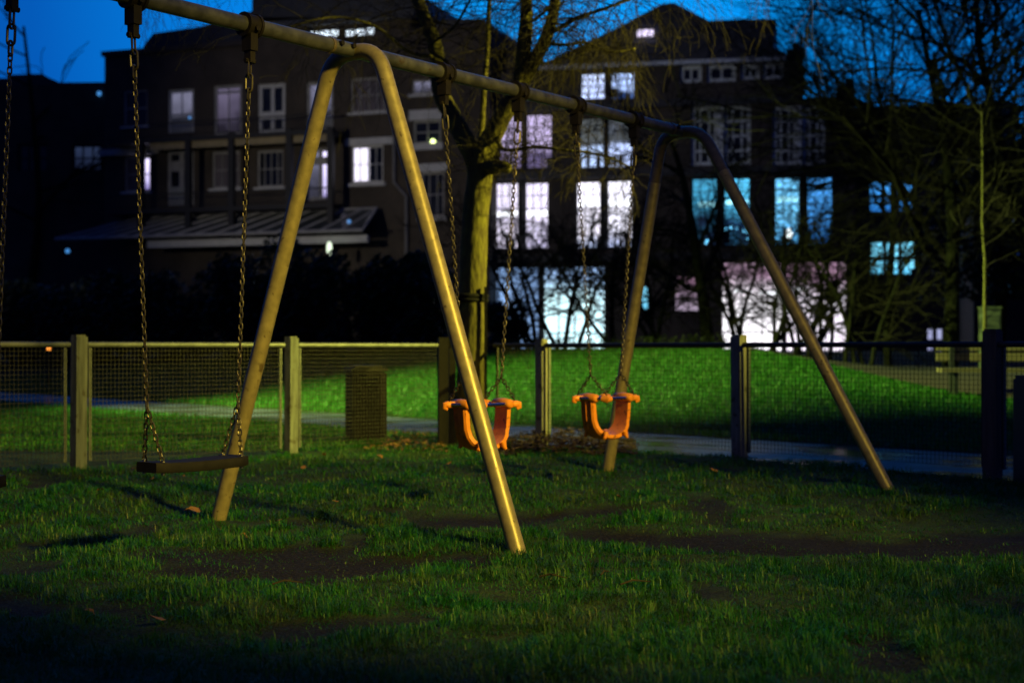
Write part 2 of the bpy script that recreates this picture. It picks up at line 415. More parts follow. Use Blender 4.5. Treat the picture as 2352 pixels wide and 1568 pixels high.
# mown lawn beyond the fence
n = 270000
y = 12.0 + rng.rand(n)**1.0*22; x = (rng.rand(n)*2-1)*(.38*y+.6); ok = (np.abs(x) < .38*y+.6)
q = qv(x, y)
inside = ((y - 11.74) - (x + 1.825)*1.069 < .05) & (q < -PW)
bedm = np.interp(y, [17.2,18.2,20,22.5,25,27.5,34], [6.9,6.25,5.95,5.65,5.15,4.4,4.4])
ok &= ~inside & ~((q > -PW-.02) & (q < .03)) & (x < bedm)
x, y = x[ok], y[ok]
l_ = blades('lawn', np.stack([x, y, gz(x, y)], 1), (.035+.04*rng.rand(len(x)))*(1+.02*y), .0055+.0003*y, M['lawn'], 10, .9)
tag(l_, 'short mown lawn rising to a mound beyond the mesh fence', 'lawn', kind='stuff')

# fallen leaves
def leaf_verts(s, rng_):
    a = rng_.random()*6.28; out = []
    for k in range(7):
        t = a + 6.283*k/7; r = s*(.5 + .5*rng_.random())
        out.append((r*math.cos(t), r*.75*math.sin(t), s*.5*(rng_.random()-.2)))
    return out
rl = random.Random(5)
proto_leaves = []
for k in range(3):
    mb = MB(); vs = leaf_verts(.055, rl); mb.add([(0,0,.012)] + vs, [(0, i+1, (i+1) % 7+1) for i in range(7)])
    proto_leaves.append(mb.build('fallen_leaf', M['leaf']))
spots = [(445,1195),(350,1110),(310,1090),(420,1105),(560,1240),(770,1150),(540,1080),(745,1050),(360,1435),(870,1060),(700,1085),(1030,1075),
         (1190,1050),(1420,1135),(1770,1120),(2265,1098),(1480,1190),(230,1130),(200,1425),(980,1135),(1640,1085),(640,1180)]
for k, (u, v) in enumerate(spots):
    yy = F*(H-.0)/(v-CV)
    if yy > 8: yy = F*(H-.08)/(v-CV)
    xx = (u-CU)/F*yy
    o = proto_leaves[k] if k < 3 else proto_leaves[k % 3].copy()
    if k >= 3: C.objects.link(o)
    o.location = (xx, yy, float(gz_near(xx, yy)) + .03); o.rotation_euler = (rl.uniform(-.4,.4), rl.uniform(-.4,.4), rl.random()*6.28)
    s = 1.1 if k == 0 else rl.uniform(.4, .75); o.scale = (s, s, s)
    lab = 'small dry brown fallen leaf lying in the playground grass'
    if k == 0: lab = 'largest orange brown fallen leaf, in the grass beside the left leg foot'
    tag(o, lab, 'leaf', 'fallen leaves scattered on the grass')
for k, (u, v, l, a, lab) in enumerate(((1460,1366,.14,.5,'pale broken twig lying in the grass right of the near front leg'), (1270,1352,.11,-.3,'short dry twig lying in the grass below the near front leg'),
                                  (1390,1330,.09,1.1,'thin dry twig lying beside the worn mud patch'), (660,1355,.12,.35,'dry twig lying at the edge of the mud under the flat swing'))):
    yy = F*H/(v-CV); xx = (u-CU)/F*yy; mb = MB(); d = Vector((math.cos(a), math.sin(a), 0))*l
    mb.tube([-d/2, -d*.1+Vector((0,0,.012)), d*.2+Vector((0,0,.006)), d/2], [.0035,.004,.003,.002], 6)
    mb.tube([d*.05+Vector((0,0,.009)), d*.2+Vector((-d.y*.25, d.x*.25, .02))], [.002,.0012], 5)
    tag(mb.build('fallen_twig', M['twig']), lab, 'twig', 'fallen twigs on the grass').location = (xx, yy, float(gz_near(xx, yy)) + .035)
def litter(name, area, n, size, m, label, hump):
    rng = np.random.RandomState(n); V = []; fl = []
    mb = MB(); r2 = random.Random(n)
    for k in range(n):
        u0, v0, u1, v1 = area; u = r2.uniform(u0, u1); v = r2.uniform(v0, v1)
        yy = F*(H-.08)/(v-CV); xx = (u-CU)/F*yy
        z = float(gz_near(xx, yy)) + hump*math.sin(math.pi*(u-u0)/(u1-u0))*r2.random() + .01
        s = size*r2.uniform(.6, 1.3); vs = leaf_verts(s, r2)
        mb.add([(xx+a, yy+b, z+max(c, -.005)) for a, b, c in [(0,0,.005)] + vs], [(0, i+1, (i+1) % 7+1) for i in range(7)])
    return tag(mb.build(name, m), label, 'leaf litter', kind='stuff')
litter('leaf_litter', (835,1000,1030,1040), 240, .03, M['leaf'], 'yellow brown leaf litter drifted along the fence foot beside the litter bin', .05)
litter('leaf_litter', (1120,1012,1460,1052), 1500, .038, M['mulch'], 'dark heap of rotting leaves and soil between tree foot and path', .12)

# ------------------------------------------------------------------ swing frame
BZ = 2.45
A0 = Vector((-.794, 7.185, 0)); BD = Vector((.594, .804, 0)); BN = Vector((-.804, .594, 0))   # apex of the near A-frame, along the bar, across it
def on_bar(t): return A0 + BD*t
FT = 3.32
fr = thing('swing_frame', 'tall yellowish steel swing frame with tubular A-shaped legs and long crossbar', 'swing frame', (A0.x, A0.y, 0))
mb = MB(); mb.tube([on_bar(-4.6)+Vector((0,0,BZ)), on_bar(-2)+Vector((0,0,BZ)), on_bar(FT+.04)+Vector((0,0,BZ))], .037, 20)
cb = mb.build('crossbar', M['bar'], fr, fr.location); smooth_angle(cb)
mb = MB()
for t in (-.14, -.055, .09): 
    for s in (-1, 1):
        mb = MB(); p = on_bar(t) + BN*s*.030 + Vector((0,0,BZ+.012)); mb.tube([p, p+BN*s*.022], .013, 6); mb.build('bolt', M['black'], cb, fr.location)
for t in (FT-.12,):
    for s in (-1, 1):
        mb = MB(); p = on_bar(t) + BN*s*.030 + Vector((0,0,BZ+.012)); mb.tube([p, p+BN*s*.022], .013, 6); mb.build('bolt', M['black'], cb, fr.location)
for t in (-.19, .13, FT-.16):
    mb = MB(); mb.tube([on_bar(t)+Vector((0,0,BZ)), on_bar(t+.018)+Vector((0,0,BZ))], 0.042, 20); smooth_angle(mb.build('joint_ring', M['galvd'], cb, fr.location))
def fillet(a, b, c, r, n=7):
    a, b, c = Vector(a), Vector(b), Vector(c)
    d1, d2 = (a-b).normalized(), (c-b).normalized()
    p1, p2 = b + d1*r, b + d2*r
    return [p1*(1-t)**2 + b*2*t*(1-t) + p2*t*t for t in [i/n for i in range(n+1)]]
def a_frame(t, wl, wr, gl, gr, bend_col):
    top = on_bar(t) + Vector((0,0,BZ-.005)); k = .155
    L_ = on_bar(t) + BN*wl; L_.z = gl - .06
    R_ = on_bar(t) - BN*wr; R_.z = gr - .06
    tl, tr = top + BN*k, top - BN*k
    f1 = fillet(L_, tl, tr, .13); f2 = fillet(tl, tr, R_, .13)
    dl, dr = (L_-tl).normalized(), (R_-tr).normalized()
    j1, j2 = tl + dl*.34, tr + dr*.34
    mb = MB(); mb.tube([j1] + f1 + f2 + [j2], .040, 20)
    bd = mb.build('top_bend', M[bend_col], fr, fr.location); smooth_angle(bd)
    for j, e in ((j1, L_), (j2, R_)):
        mb = MB(); mb.tube([j + (e-j)*q for q in (0, .25, .5, .75, 1)], .0415, 20)
        smooth_angle(mb.build('leg', M['galv'], fr, fr.location))
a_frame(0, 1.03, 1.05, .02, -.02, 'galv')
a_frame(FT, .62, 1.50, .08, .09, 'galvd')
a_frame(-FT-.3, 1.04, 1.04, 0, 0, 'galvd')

# ------------------------------------------------------------------ swings
def link(mb, c, d, roll, hl, hw, r):
    d = Vector(d).normalized(); o = d.orthogonal().normalized(); o2 = d.cross(o)
    s = o*math.cos(roll) + o2*math.sin(roll)
    pts = []
    for k in range(7):
        a = math.pi*k/6; pts.append(Vector(c) + d*(hl-hw+hw*math.sin(a)) + s*hw*math.cos(a))
    for k in range(7):
        a = math.pi + math.pi*k/6; pts.append(Vector(c) + d*(-(hl-hw)+hw*math.sin(a)) + s*hw*math.cos(a))
    mb.tube(pts, r, 6, closed=True)
def chain_run(mb, a, b, p=.026, d=.0068, hw=.0082, sag=0, start=0):
    a, b = Vector(a), Vector(b); n = max(2, round((b-a).length/p)); p = (b-a).length/n
    for i in range(n):
        q = a + (b-a)*((i+.5)/n)
        q.y += sag*math.sin(math.pi*(i+.5)/n)
        link(mb, q, b-a, (.35 if (i+start) % 2 else .35+math.pi/2) + .12*math.sin(i*1.7), (p+d)/2, hw, d/2)
def hanger(parent, x, loc):
    mb = MB()
    mb.tube([(x-.034,0,BZ),(x+.034,0,BZ)], .051, 20)
    mb.tube([(x-.042,0,BZ),(x-.028,0,BZ)], .057, 20); mb.tube([(x+.028,0,BZ),(x+.042,0,BZ)], .057, 20)
    mb.box((x,0,BZ-.080), .044, .062, .08); mb.box((x,0,BZ-.145), .03, .042, .06)
    mb.tube([(x-.03,0,BZ-.165),(x+.03,0,BZ-.165)], .011, 8)
    for y in (-.055, .055): mb.tube([(x, y-.004, BZ-.02), (x, y+.004, BZ-.02)], .014, 6)
    h = mb.build('hanger_bracket', M['black'], parent); smooth_angle(h, 35); return h
ROTB = math.atan2(.804, .594)
def sw_loc(t): p = on_bar(t); return (p.x, p.y, 0)
def make_flat():
    root = thing('flat_swing', 'flat black rubber swing on two chains left of near frame', 'swing', sw_loc(-1.05), ROTB, 'swings hanging from the crossbar')
    for s in (-1, 1):
        hanger(root, s*.335, None)
        mb = MB(); x = s*.335
        top = Vector((x, 0, BZ-.17)); sp = Vector((s*.262, 0, .70))
        d = (sp-top).normalized()
        link(mb, top + d*.032, d, .3, .042, .016, .0055); link(mb, top + d*.098, d, 1.87, .042, .016, .0055)
        link(mb, top + d*.152, d, .35, .030, .013, .005)
        chain_run(mb, top + d*.175, sp)
        for y in (-.062, .062): chain_run(mb, sp, (s*.225, y, .455), start=1)
        c = mb.build('chain', M['chain'], root); smooth_angle(c, 50)
    # seat: bowed rubber slab with rounded ends
    mb = MB(); prof = []; n = 22
    for i in range(n+1):
        u = -1 + 2*i/n; x = u*.265; w = .088*(1 - .25*max(0, abs(u)-.82)/.18); zc = .432 + .006*u*u
        prof.append((x, w, zc))
    for x, w, zc in prof:
        for y, z in ((-w, -.014), (-w*.94, -.022), (w*.94, -.022), (w, -.014), (w, .014), (w*.94, .022), (-w*.94, .022), (-w, .014)):
            mb.v.append((x, y, zc+z))
    for i in range(n):
        for j in range(8):
            a = i*8 + j; b = i*8 + (j+1) % 8; mb.f.append((a, b, b+8, a+8)); mb.m.append(0)
    mb.f.append(tuple(range(7, -1, -1))); mb.m.append(0); mb.f.append(tuple(n*8+j for j in range(8))); mb.m.append(0)
    seat = mb.build('seat', M['rubber'], root); smooth_angle(seat, 35)
    mb = MB()
    for s in (-1, 1):
        for y in (-.062, .062):
            mb = MB(); mb.tube([(s*.225, y, .405), (s*.225, y, .468)], .009, 8); mb.box((s*.225, y, .458), .034, .022, .007)
            mb.build('seat_bolt', M['chrome'], seat)
    return root
flat = make_flat()
dup(flat, sw_loc(-2.31), ROTB, 'flat swing at the far left of which only one chain shows')

def make_cradle():
    root = thing('cradle_swing', 'orange cradle swing half hidden by the near front leg', 'swing', sw_loc(1.055), ROTB, 'swings hanging from the crossbar')
    zt = .635
    Lc, Rc, M1, M2 = Vector((-.157,.112,zt)), Vector((.157,-.112,zt)), Vector((-.150,-.105,zt)), Vector((.150,.105,zt))
    corners = {-1: (Lc, M1), 1: (Rc, M2)}
    for s in (-1, 1):
        hanger(root, s*.342, None)
        mb = MB(); top = Vector((s*.342, 0, BZ-.17)); sp = Vector((s*.18, 0, .80)); d = (sp-top).normalized()
        link(mb, top + d*.032, d, .3, .042, .016, .0055); link(mb, top + d*.098, d, 1.87, .042, .016, .0055)
        chain_run(mb, top + d*.145, sp)
        link(mb, sp, d, .3, .024, .017, .0045)
        for c in corners[s]: chain_run(mb, sp + Vector((0,0,-.014)), c + Vector((0,0,.02)), start=1)
        c = mb.build('chain', M['chain'], root); smooth_angle(c, 50)
    D = Vector((.924,-.383,0)); W = Vector((.383,.924,0))     # across the seat / through the leg opening; the seat hangs a little twisted
    # U-shaped ribbed shell
    path = []
    hw, zb = .132, .405
    for i in range(6): path.append((-hw + .010*i/5, zt + .005 - (zt-.47)*i/6, 1.0))
    for i in range(11):
        a = math.pi + math.pi*i/10; path.append((.117*math.cos(a), .490 + .092*math.sin(a), 1 + .35*math.sin(math.pi*i/10)))
    for i in range(6): path.append((hw - .010*(5-i)/5, zt + .005 - (zt-.47)*(5-i)/6, 1.0))
    cs = []                                                              # section: (across, outward)
    wv = .068; rib = [-1, -.80, -.62, -.42, -.24, 0, .24, .42, .62, .80, 1]
    hv = [.016, .026, .016, .010, .018, .030, .018, .010, .016, .026, .016]
    cs = [(wv*a, h) for a, h in zip(rib, hv)] + [(wv*a, -.006) for a in reversed(rib)]
    mb = MB(); nsec = len(cs)
    for i, (px, pz, sc) in enumerate(path):
        p0 = path[max(0, i-1)]; p1 = path[min(len(path)-1, i+1)]
        tx, tz = p1[0]-p0[0], p1[1]-p0[1]; l = math.hypot(tx, tz); nx, nz = tz/l, -tx/l   # outward normal
        for a, h in cs:
            q = D*(px + nx*h) + W*(a*sc); mb.v.append((q.x, q.y, pz + nz*h))
    for i in range(len(path)-1):
        for j in range(nsec):
            a = i*nsec + j; b = i*nsec + (j+1) % nsec; mb.f.append((a, a+nsec, b+nsec, b)); mb.m.append(0)
    mb.f.append(tuple(range(nsec))); mb.m.append(0); mb.f.append(tuple((len(path)-1)*nsec + j for j in reversed(range(nsec)))); mb.m.append(0)
    # flared lips under the shell
    for sx in (-1, 1):
        for sy in (-1, 1):
            p = D*(sx*.075) + W*(sy*.105)
            mb.tube([(p.x, p.y, .425), (p.x*1.05, p.y*1.05, .398), (p.x*1.25, p.y*1.1, .385)], [.018, .014, .009], 8)
    sh = mb.build('seat_shell', M['orange'], root); smooth_angle(sh, 45)
    # shoulder sleeves where the shell wraps the guard bars
    for sx in (-1, 1):
        e = D*(sx*.134); mb = MB()
        mb.tube([e + W*y + Vector((0,0,zt+dz)) for y, dz in ((-.095,0),(-.085,.002),(0,.006),(.085,.002),(.095,0))], [.016, .026, .029, .026, .016], 12)
        smooth_angle(mb.build('sleeve', M['sleeve'], root), 50)
    mb = MB()
    for c in (M1, M2):
        for e in (Lc, Rc):
            mb.tube([e, c], .0105, 10)
    gb = mb.build('guard_bar', M['chrome'], root); smooth_angle(gb, 50)
    for c, o1, o2 in ((M1, Lc, Rc), (M2, Lc, Rc)):
        p, q = c + (o1-c).normalized()*.035, c + (o2-c).normalized()*.035
        mb = MB(); mb.tube([p, c, q], [.019, .026, .019], 12); smooth_angle(mb.build('corner_sleeve', M['sleeve'], gb), 50)
    for c in (Lc, Rc):
        out = c.copy(); out.z = 0; out = out.normalized()
        mb = MB(); mb.tube([c - out*.05, c + out*.012, c + out*.026, c + out*.028 - Vector((0,0,.018)), c + out*.012 - Vector((0,0,.028))], [.018,.021,.017,.014,.009], 10)
        smooth_angle(mb.build('corner_sleeve', M['sleeve'], gb), 50)
    return root
cr = make_cradle()
dup(cr, sw_loc(2.346), ROTB, 'orange cradle swing in front of the far left leg')

# ------------------------------------------------------------------ fences
rp = random.Random(8)
def vpost(p, s, z0, z1, rot, m, parent, org, name='post'):
    mb = MB(); mb.box((p[0], p[1], (z0+z1)/2), s, s, z1-z0, rot)
    tx, ty = rp.gauss(0,.008), rp.gauss(0,.008); mb.v = [(x + tx*z, y + ty*z, z) for x, y, z in mb.v]
    mb.box((p[0], p[1], z1+.006), s*.86, s*.86, .016, rot)
    return mb.build(name, m, parent, org)
def panel(parent, org, a, b, g, zt, mw, mr, gap=.10, pitch=.033, wire=.0027):
    a, b = Vector(a), Vector(b); d = (b-a).normalized(); a = a + d*gap; b = b - d*gap; L_ = (b-a).length
    nrm = Vector((-d.y, d.x, 0)); z0, z1 = g + .07, zt - .035
    mb = MB(); n = int(L_/pitch)
    for i in range(n+1):
        p = a + d*(L_*i/n); mb.obox(Vector((p.x, p.y, z0)) - d*wire/2, d*wire, nrm*wire, Vector((0,0,z1-z0)))
    k = int((z1-z0)/pitch)
    for i in range(k+1):
        z = z0 + (z1-z0)*i/k; mb.obox(Vector((a.x, a.y, z-wire/2)) - nrm*wire, d*L_, nrm*wire*.96, Vector((0,0,wire)))
    pn = mb.build('mesh_panel', mw, parent, org)
    mb = MB(); 
    mb.tube([Vector((a.x,a.y,zt-.022)) - d*.03, Vector((b.x,b.y,zt-.022)) + d*.03], .021, 10)
    rl_ = mb.build('rail', mr, parent, org); smooth_angle(rl_)
    for p in (a, b):
        mb = MB(); mb.obox(Vector((p.x,p.y,z0)) - d*.011 + nrm*.004, d*.022, nrm*.012, Vector((0,0,z1-z0+.02))); mb.build('stile', mr, pn, org)
p1, p2, pe = Vector((-3.15,10.33,0)), Vector((-1.825,11.74,0)), Vector((-.58,13.07,0))
p0 = p1 - (p2-p1).normalized()*1.95; pm = p0 - (p2-p1).normalized()*1.95
FL = thing('mesh_fence', 'pale wire mesh fence panels on square timber posts left of the tree', 'fence', (p1.x, p1.y, 0), group='playground boundary fence')
aL = math.atan2(*(p2-p1).yx)
for p, s in ((pm,.088),(p0,.088),(p1,.088),(p2,.082)):
    vpost(p, s, float(gz(p.x,p.y))-.1, 1.035, aL, M['timber'], FL, FL.location)
mb = MB(); mb.box((-.63,13.0,.55), .09, .09, 1.0, .2); mb.box((-.55,13.06,.50), .06, .07, .9, .2)
mb.build('end_post', M['black'], FL, FL.location)
for a, b in ((pm,p0),(p0,p1),(p1,p2),(p2,pe)): panel(FL, FL.location, a, b, .06, 1.0, M['wire'], M['rail'])
p3, p4, p5 = Vector((.272,12.9,0)), Vector((1.82,11.37,0)), Vector((3.31,9.80,0))
p6 = p5 + (p5-p4).normalized()*2.15; p7 = p6 + (p6-p5); pc = Vector((-.20,13.36,0))
FR = thing('mesh_fence', 'dim wire mesh fence panels on brown posts right of the tree', 'fence', (p4.x, p4.y, 0), group='playground boundary fence')
aR = math.atan2(*(p4-p3).yx)
vpost(p3, .085, -.02, 1.02, aR, M['timberlit'], FR, FR.location); vpost(p4, .095, -.02, 1.045, aR, M['timberlit'], FR, FR.location)
vpost(p5, .10, -.02, 1.07, aR, M['timberd'], FR, FR.location); vpost(p6, .10, -.02, 1.07, aR, M['timberd'], FR, FR.location); vpost(p7, .10, -.02, 1.07, aR, M['timberd'], FR, FR.location)
for a, b in ((pc,p3),(p3,p4),(p4,p5),(p5,p6),(p6,p7)): panel(FR, FR.location, a, b, .06, 1.0, M['wired'], M['railshade'], gap=.075)
for p in (p3, p4, p5):
    d = (p4-p3).normalized(); e = p + d*.075
    mb = MB(); mb.obox(Vector((e.x, e.y, .12)), d*.012, Vector((.02,.02,0)), Vector((0,0,.84)))
    mb.build('angle_strip', M['rail'], FR, FR.location)

# ------------------------------------------------------------------ litter bin beyond the fence, bollard, cabinet, bench
bx = at(840, 1010, 13.35); bz = float(gz(bx.x, bx.y))
bn = thing('litter_bin', 'square dark slatted litter bin standing behind the mesh fence', 'litter bin', (bx.x, bx.y, bz), .35)
mb = MB(); mb.box((0,0,.34), .30, .30, .62); bb = mb.build('body', M['bin'], bn)
mb = MB()
for k in range(5):
    for sx, sy in ((1,0),(-1,0),(0,1),(0,-1)):
        o = -.124 + .062*k
        mb.box((sx*.156 + (o if sx == 0 else 0), sy*.156 + (o if sy == 0 else 0), .35), .05 if sx == 0 else .012, .05 if sy == 0 else .012, .58)
mb.build('slat', M['bin'], bb)
mb = MB(); mb.box((0,0,.035), .27, .27, .07); mb.build('plinth', M['black'], bn)
mb = MB(); mb.box((0,0,.672), .34, .34, .035); mb.box((0,0,.70), .26, .26, .025)
mb.build('lid', M['black'], bn)
mb = MB(); mb.box((0,-.159,.585), .16, .006, .07); mb.build('opening', M['rubber'], bn)
bl = at(2374, 1100, 9.3)
b_ = thing('bollard', 'dark navy square bollard at the right edge of the grass', 'bollard', (bl.x, bl.y, .06), .1)
mb = MB(); mb.box((0,0,.34), .19, .19, .70); mb.build('shaft', M['navy'], b_)
mb = MB(); mb.box((0,0,.702), .17, .17, .024); mb.build('cap', M['navy'], b_)
ct = at(2273, 800, 29.5); cz = float(gz(ct.x, ct.y))
cab = thing('utility_cabinet', 'pale green utility cabinet standing behind the slim young tree', 'cabinet', (ct.x, ct.y, cz), .1)
mb = MB(); mb.box((0,0,(1.78-cz)/2), .34, .3, 1.78-cz); mb.build('body', M['cabinet'], cab)
mb = MB(); mb.box((0,0,1.795-cz), .38, .34, .035); mb.build('roof', M['cabinet'], cab)
mb = MB(); mb.box((0,-.154,(1.7-cz)/2), .28, .01, 1.6-cz); mb.build('door', M['cabinet'], cab)
def bench_at(u, Yd, w, label, rz):
    p = at(u, 850, Yd); z = float(gz(p.x, p.y)); seat = p.z - z
    t = thing('park_bench', label, 'bench', (p.x, p.y, z), rz)
    mb = MB()
    for k in range(3): mb.box((0, -.17+.15*k, seat), w, .12, .045)
    mb.build('seat', M['bench'], t)
    mb = MB()
    for k in range(2): mb.box((0, .24, seat+.17+.14*k), w, .035, .11)
    mb.build('backrest', M['bench'], t)
    for s in (-1, 1):
        mb = MB(); mb.box((s*w*.4, -.15, seat/2-.02), .06, .06, seat); mb.box((s*w*.4, .20, (seat+.35)/2), .06, .045, seat+.35)
        mb.box((s*w*.4, .02, seat-.05), .05, .36, .05); mb.build('leg', M['railshade'], t)
bench_at(2330, 18.5, 1.9, 'tan wooden bench beyond the fence at the right edge', -.15)

# ------------------------------------------------------------------ trees
def wob(p, d, n, L_, rng_, jit, grav):
    pts = [p.copy()]; d = d.normalized()
    for i in range(n):
        d = (d + Vector((rng_.gauss(0, jit), rng_.gauss(0, jit), rng_.gauss(0, jit) + grav))).normalized()
        p = p + d*(L_/n); pts.append(p.copy())
    return pts, d
def twigs(mb, p, d, L_, r, lev, rng_, jit=.16, grav=.0, kids=5, rmin=.0022, spread=.8, shrink=.55, sides=4):
    n = 5 if lev > 0 else 4
    pts, _ = wob(p, d, n, L_, rng_, jit, grav*(1.6 if lev == 0 else 1))
    r1 = max(rmin, r*.45)
    mb.tube(pts, [r + (r1-r)*i/n for i in range(n+1)], sides if r > .01 else 3, cap=False)
    if lev <= 0: return
    for k in range(kids):
        t = .25 + .75*(k + rng_.random())/kids; i = min(n-1, int(t*n)); f = t*n - i
        q = pts[i].lerp(pts[min(n, i+1)], min(1, f))
        dd = (pts[min(n, i+1)] - pts[i]).normalized()
        sd = Vector((rng_.gauss(0,1), rng_.gauss(0,1), rng_.gauss(0,.8))); sd = (sd - dd*sd.dot(dd)).normalized()
        twigs(mb, q, dd + sd*spread*rng_.uniform(.6, 1.2), L_*shrink*rng_.uniform(.6, 1.25), max(rmin, r*.5*(1-.3*t)), lev-1, rng_, jit, grav, kids, rmin, spread, shrink, sides)

# --- the tree at the fence corner
TY = 13.3
tb = at(1078, 1015, TY)
tree = thing('bare_tree', 'mossy bare tree with forked trunk rising behind the crossbar', 'tree', (tb.x, tb.y, .08), group='bare winter trees')
def P(u, v, dy=0):
    return at(u, v, TY + dy)
def spline(pts, n=5):
    pts = [Vector(p) for p in pts]; out = []
    for i in range(len(pts)-1):
        a, b, c, d = pts[max(0,i-1)], pts[i], pts[i+1], pts[min(len(pts)-1, i+2)]
        for k in range(n):
            t = k/n
            out.append(.5*((2*b) + (c-a)*t + (2*a-5*b+4*c-d)*t*t + (3*b-a-3*c+d)*t**3))
    return out + [pts[-1]]
def limb(mb, pts, r0, r1, n=12, lump=.06):
    s = spline(pts); k = len(s)
    mb.tube(s, [(r0+(r1-r0)*i/(k-1))*(1 + lump*math.sin(i*1.9)*math.cos(i*.7)) for i in range(k)], n)
    return s
px = TY/F
mb = MB()
limb(mb, [P(1076,1030), P(1078,960), P(1083,800), P(1086,650), P(1092,500), P(1101,420), P(1103,370), P(1100,345)], .135, .115, 18, .03)
mb.tube([P(1076,1035), P(1077,1005), P(1079,960)], [.19, .15, .125], 18)
tk = mb.build('trunk', M['bark'], tree, tree.location, smooth=True)
lm = []
def add_limb(pts, w0, w1, nm='limb', n=12, lump=.05):
    mb = MB(); s = limb(mb, pts, w0*px/2, w1*px/2, n, lump); mb.build(nm, M['bark'], tree, tree.location, smooth=True); lm.append(s); return s
sA = add_limb([P(1100,395), P(1080,345), P(1036,262,.1), P(1010,205,.15), P(1001,110,.2), P(972,33,.2), P(940,-50,.3), P(900,-160,.4)], 50, 24)
sB = add_limb([P(1103,390), P(1118,338), P(1159,258,-.1), P(1193,195,-.15), P(1202,128,-.2), P(1209,33,-.2), P(1206,-60,-.3), P(1200,-190,-.3)], 54, 20)
sC = add_limb([P(1190,205,-.15), P(1220,154,-.2), P(1253,90,-.3), P(1269,38,-.35), P(1280,-40,-.4), P(1300,-180,-.5)], 36, 18)
sD = add_limb([P(1258,80,-.3), P(1290,62,-.4), P(1330,40,-.5), P(1390,20,-.6), P(1470,-10,-.6)], 13, 6, n=8)
sE = add_limb([P(1262,100,-.25), P(1300,104,-.3), P(1345,98,-.3), P(1400,120,-.4), P(1460,112,-.4)], 9, 4, n=7)
sF = add_limb([P(1104,380), P(1128,384,-.1), P(1150,382,-.15), P(1170,387,-.2)], 40, 22, n=12, lump=.12)
sG = add_limb([P(1150,300,-.05), P(1146,330,-.15), P(1165,345,-.2), P(1230,338,-.3), P(1300,345,-.4), P(1380,356,-.4), P(1450,385,-.5)], 12, 4, n=7)
sH = add_limb([P(1092,370,.1), P(1106,300,.3), P(1112,200,.4), P(1120,110,.5), P(1123,20,.5), P(1135,-90,.5)], 16, 9, n=8)
sI = add_limb([P(1010,210,.1), P(1030,150,.0), P(985,110,-.1), P(1045,60,-.2), P(1100,-40,-.2)], 10, 5, n=7)
sJ = add_limb([P(1205,60,-.2), P(1235,40,-.3), P(1270,10,-.3), P(1320,-50,-.3)], 9, 5, n=7)
sK = add_limb([P(1004,130,.2), P(940,120,-.2), P(860,60,-.5), P(760,40,-.7), P(640,70,-.9)], 9, 4, n=7)
sL = add_limb([P(1280,-40,-.4), P(1420,-110,-.6), P(1600,-135,-.8), P(1760,-120,-.9), P(1900,-80,-1.0)], 13, 5, n=7)
sM = add_limb([P(930,-70,.3), P(800,-150,.1), P(600,-165,-.2), P(430,-130,-.4), P(320,-70,-.5)], 12, 5, n=7)
sN = add_limb([P(1205,-60,-.3), P(1150,-120,-.3), P(1060,-130,-.3), P(980,-100,-.3)], 10, 5, n=7)
rt = random.Random(21)
mb = MB()
for s, cnt, L_ in ((sL,5,.7),(sM,24,.7),(sN,8,.6),(sD,18,.6),(sE,14,.4),(sG,26,.35),(sJ,8,.5)):
    for k in range(cnt):
        i = min(len(s)-2, int(len(s)*(.08 + .92*rt.random())))
        d = Vector((rt.gauss(0,.35), rt.gauss(0,.35), -1 + .5*rt.random()))
        twigs(mb, s[i], d, L_*rt.uniform(.4, 1.25), .0026, 2, rt, .13, -.10, 4, .0013, .55, .5)
for s, cnt, L_, r, g in ((sA,30,.75,.008,-.03),(sB,28,.8,.008,-.03),(sC,34,.9,.009,-.06),(sD,30,.8,.007,-.14),(sE,16,.6,.005,-.08),(sF,20,.5,.006,.05),
                         (sG,30,.55,.005,-.02),(sH,18,.7,.007,-.05),(sI,18,.6,.005,-.1),(sJ,14,.6,.006,-.12),(sK,22,.7,.005,-.10)):
    for k in range(cnt):
        i = int(len(s)*(.46 + .53*rt.random())); i = min(i, len(s)-2); q = s[i]
        a = rt.random()*6.28; d = Vector((math.cos(a), .7*math.sin(a), rt.uniform(-.35, .9)))
        twigs(mb, q, d, L_*rt.uniform(.5, 1.3), r*rt.uniform(.6,1.1), 2, rt, .18, g, 4, .0016, .8, .6)
cw = mb.build('crown', M['twig'], tree, tree.location)
# guard cage round the trunk
tg = thing('tree_guard', 'black iron mesh guard strapped round the tree trunk', 'tree guard', (tb.x, tb.y, .08))
mb = None
for sx, sy, hz in ((-.175,-.10,1.5),(.155,-.12,1.5),(.15,.16,1.48),(-.16,.17,1.48)):
    m_ = MB(); m_.box((tb.x+sx, tb.y+sy, .02+hz/2), .028, .028, hz); m_.build('post', M['black'], tg, tg.location)
m_ = MB()
crn = [(-.175,-.10),(.155,-.12),(.15,.16),(-.16,.17)]
for k in (1, 3):
    (x0,y0),(x1,y1) = crn[k], crn[(k+1)%4]
    for i in range(6):
        f = (i+.5)/6; m_.box((tb.x+x0+(x1-x0)*f, tb.y+y0+(y1-y0)*f, .62), .004, .004, 1.05)
    for i in range(26):
        z = .12 + i*.04; a = Vector((tb.x+x0, tb.y+y0, z)); b = Vector((tb.x+x1, tb.y+y1, z)); m_.tube([a, b], .0022, 4, cap=False)
m_.build('mesh_side', M['wired'], tg, tg.location)
m_ = MB()
ring = [(tb.x + .16*math.cos(a), tb.y + .02 + .15*math.sin(a), 1.42) for a in [i*2*math.pi/20 for i in range(20)]]
for z, r in ((1.40,.022),(1.44,.022)): m_.tube([(x,y,z) for x,y,_ in ring], r, 8, closed=True)
m_.build('strap', M['rubber'], tg, tg.location, smooth=True)

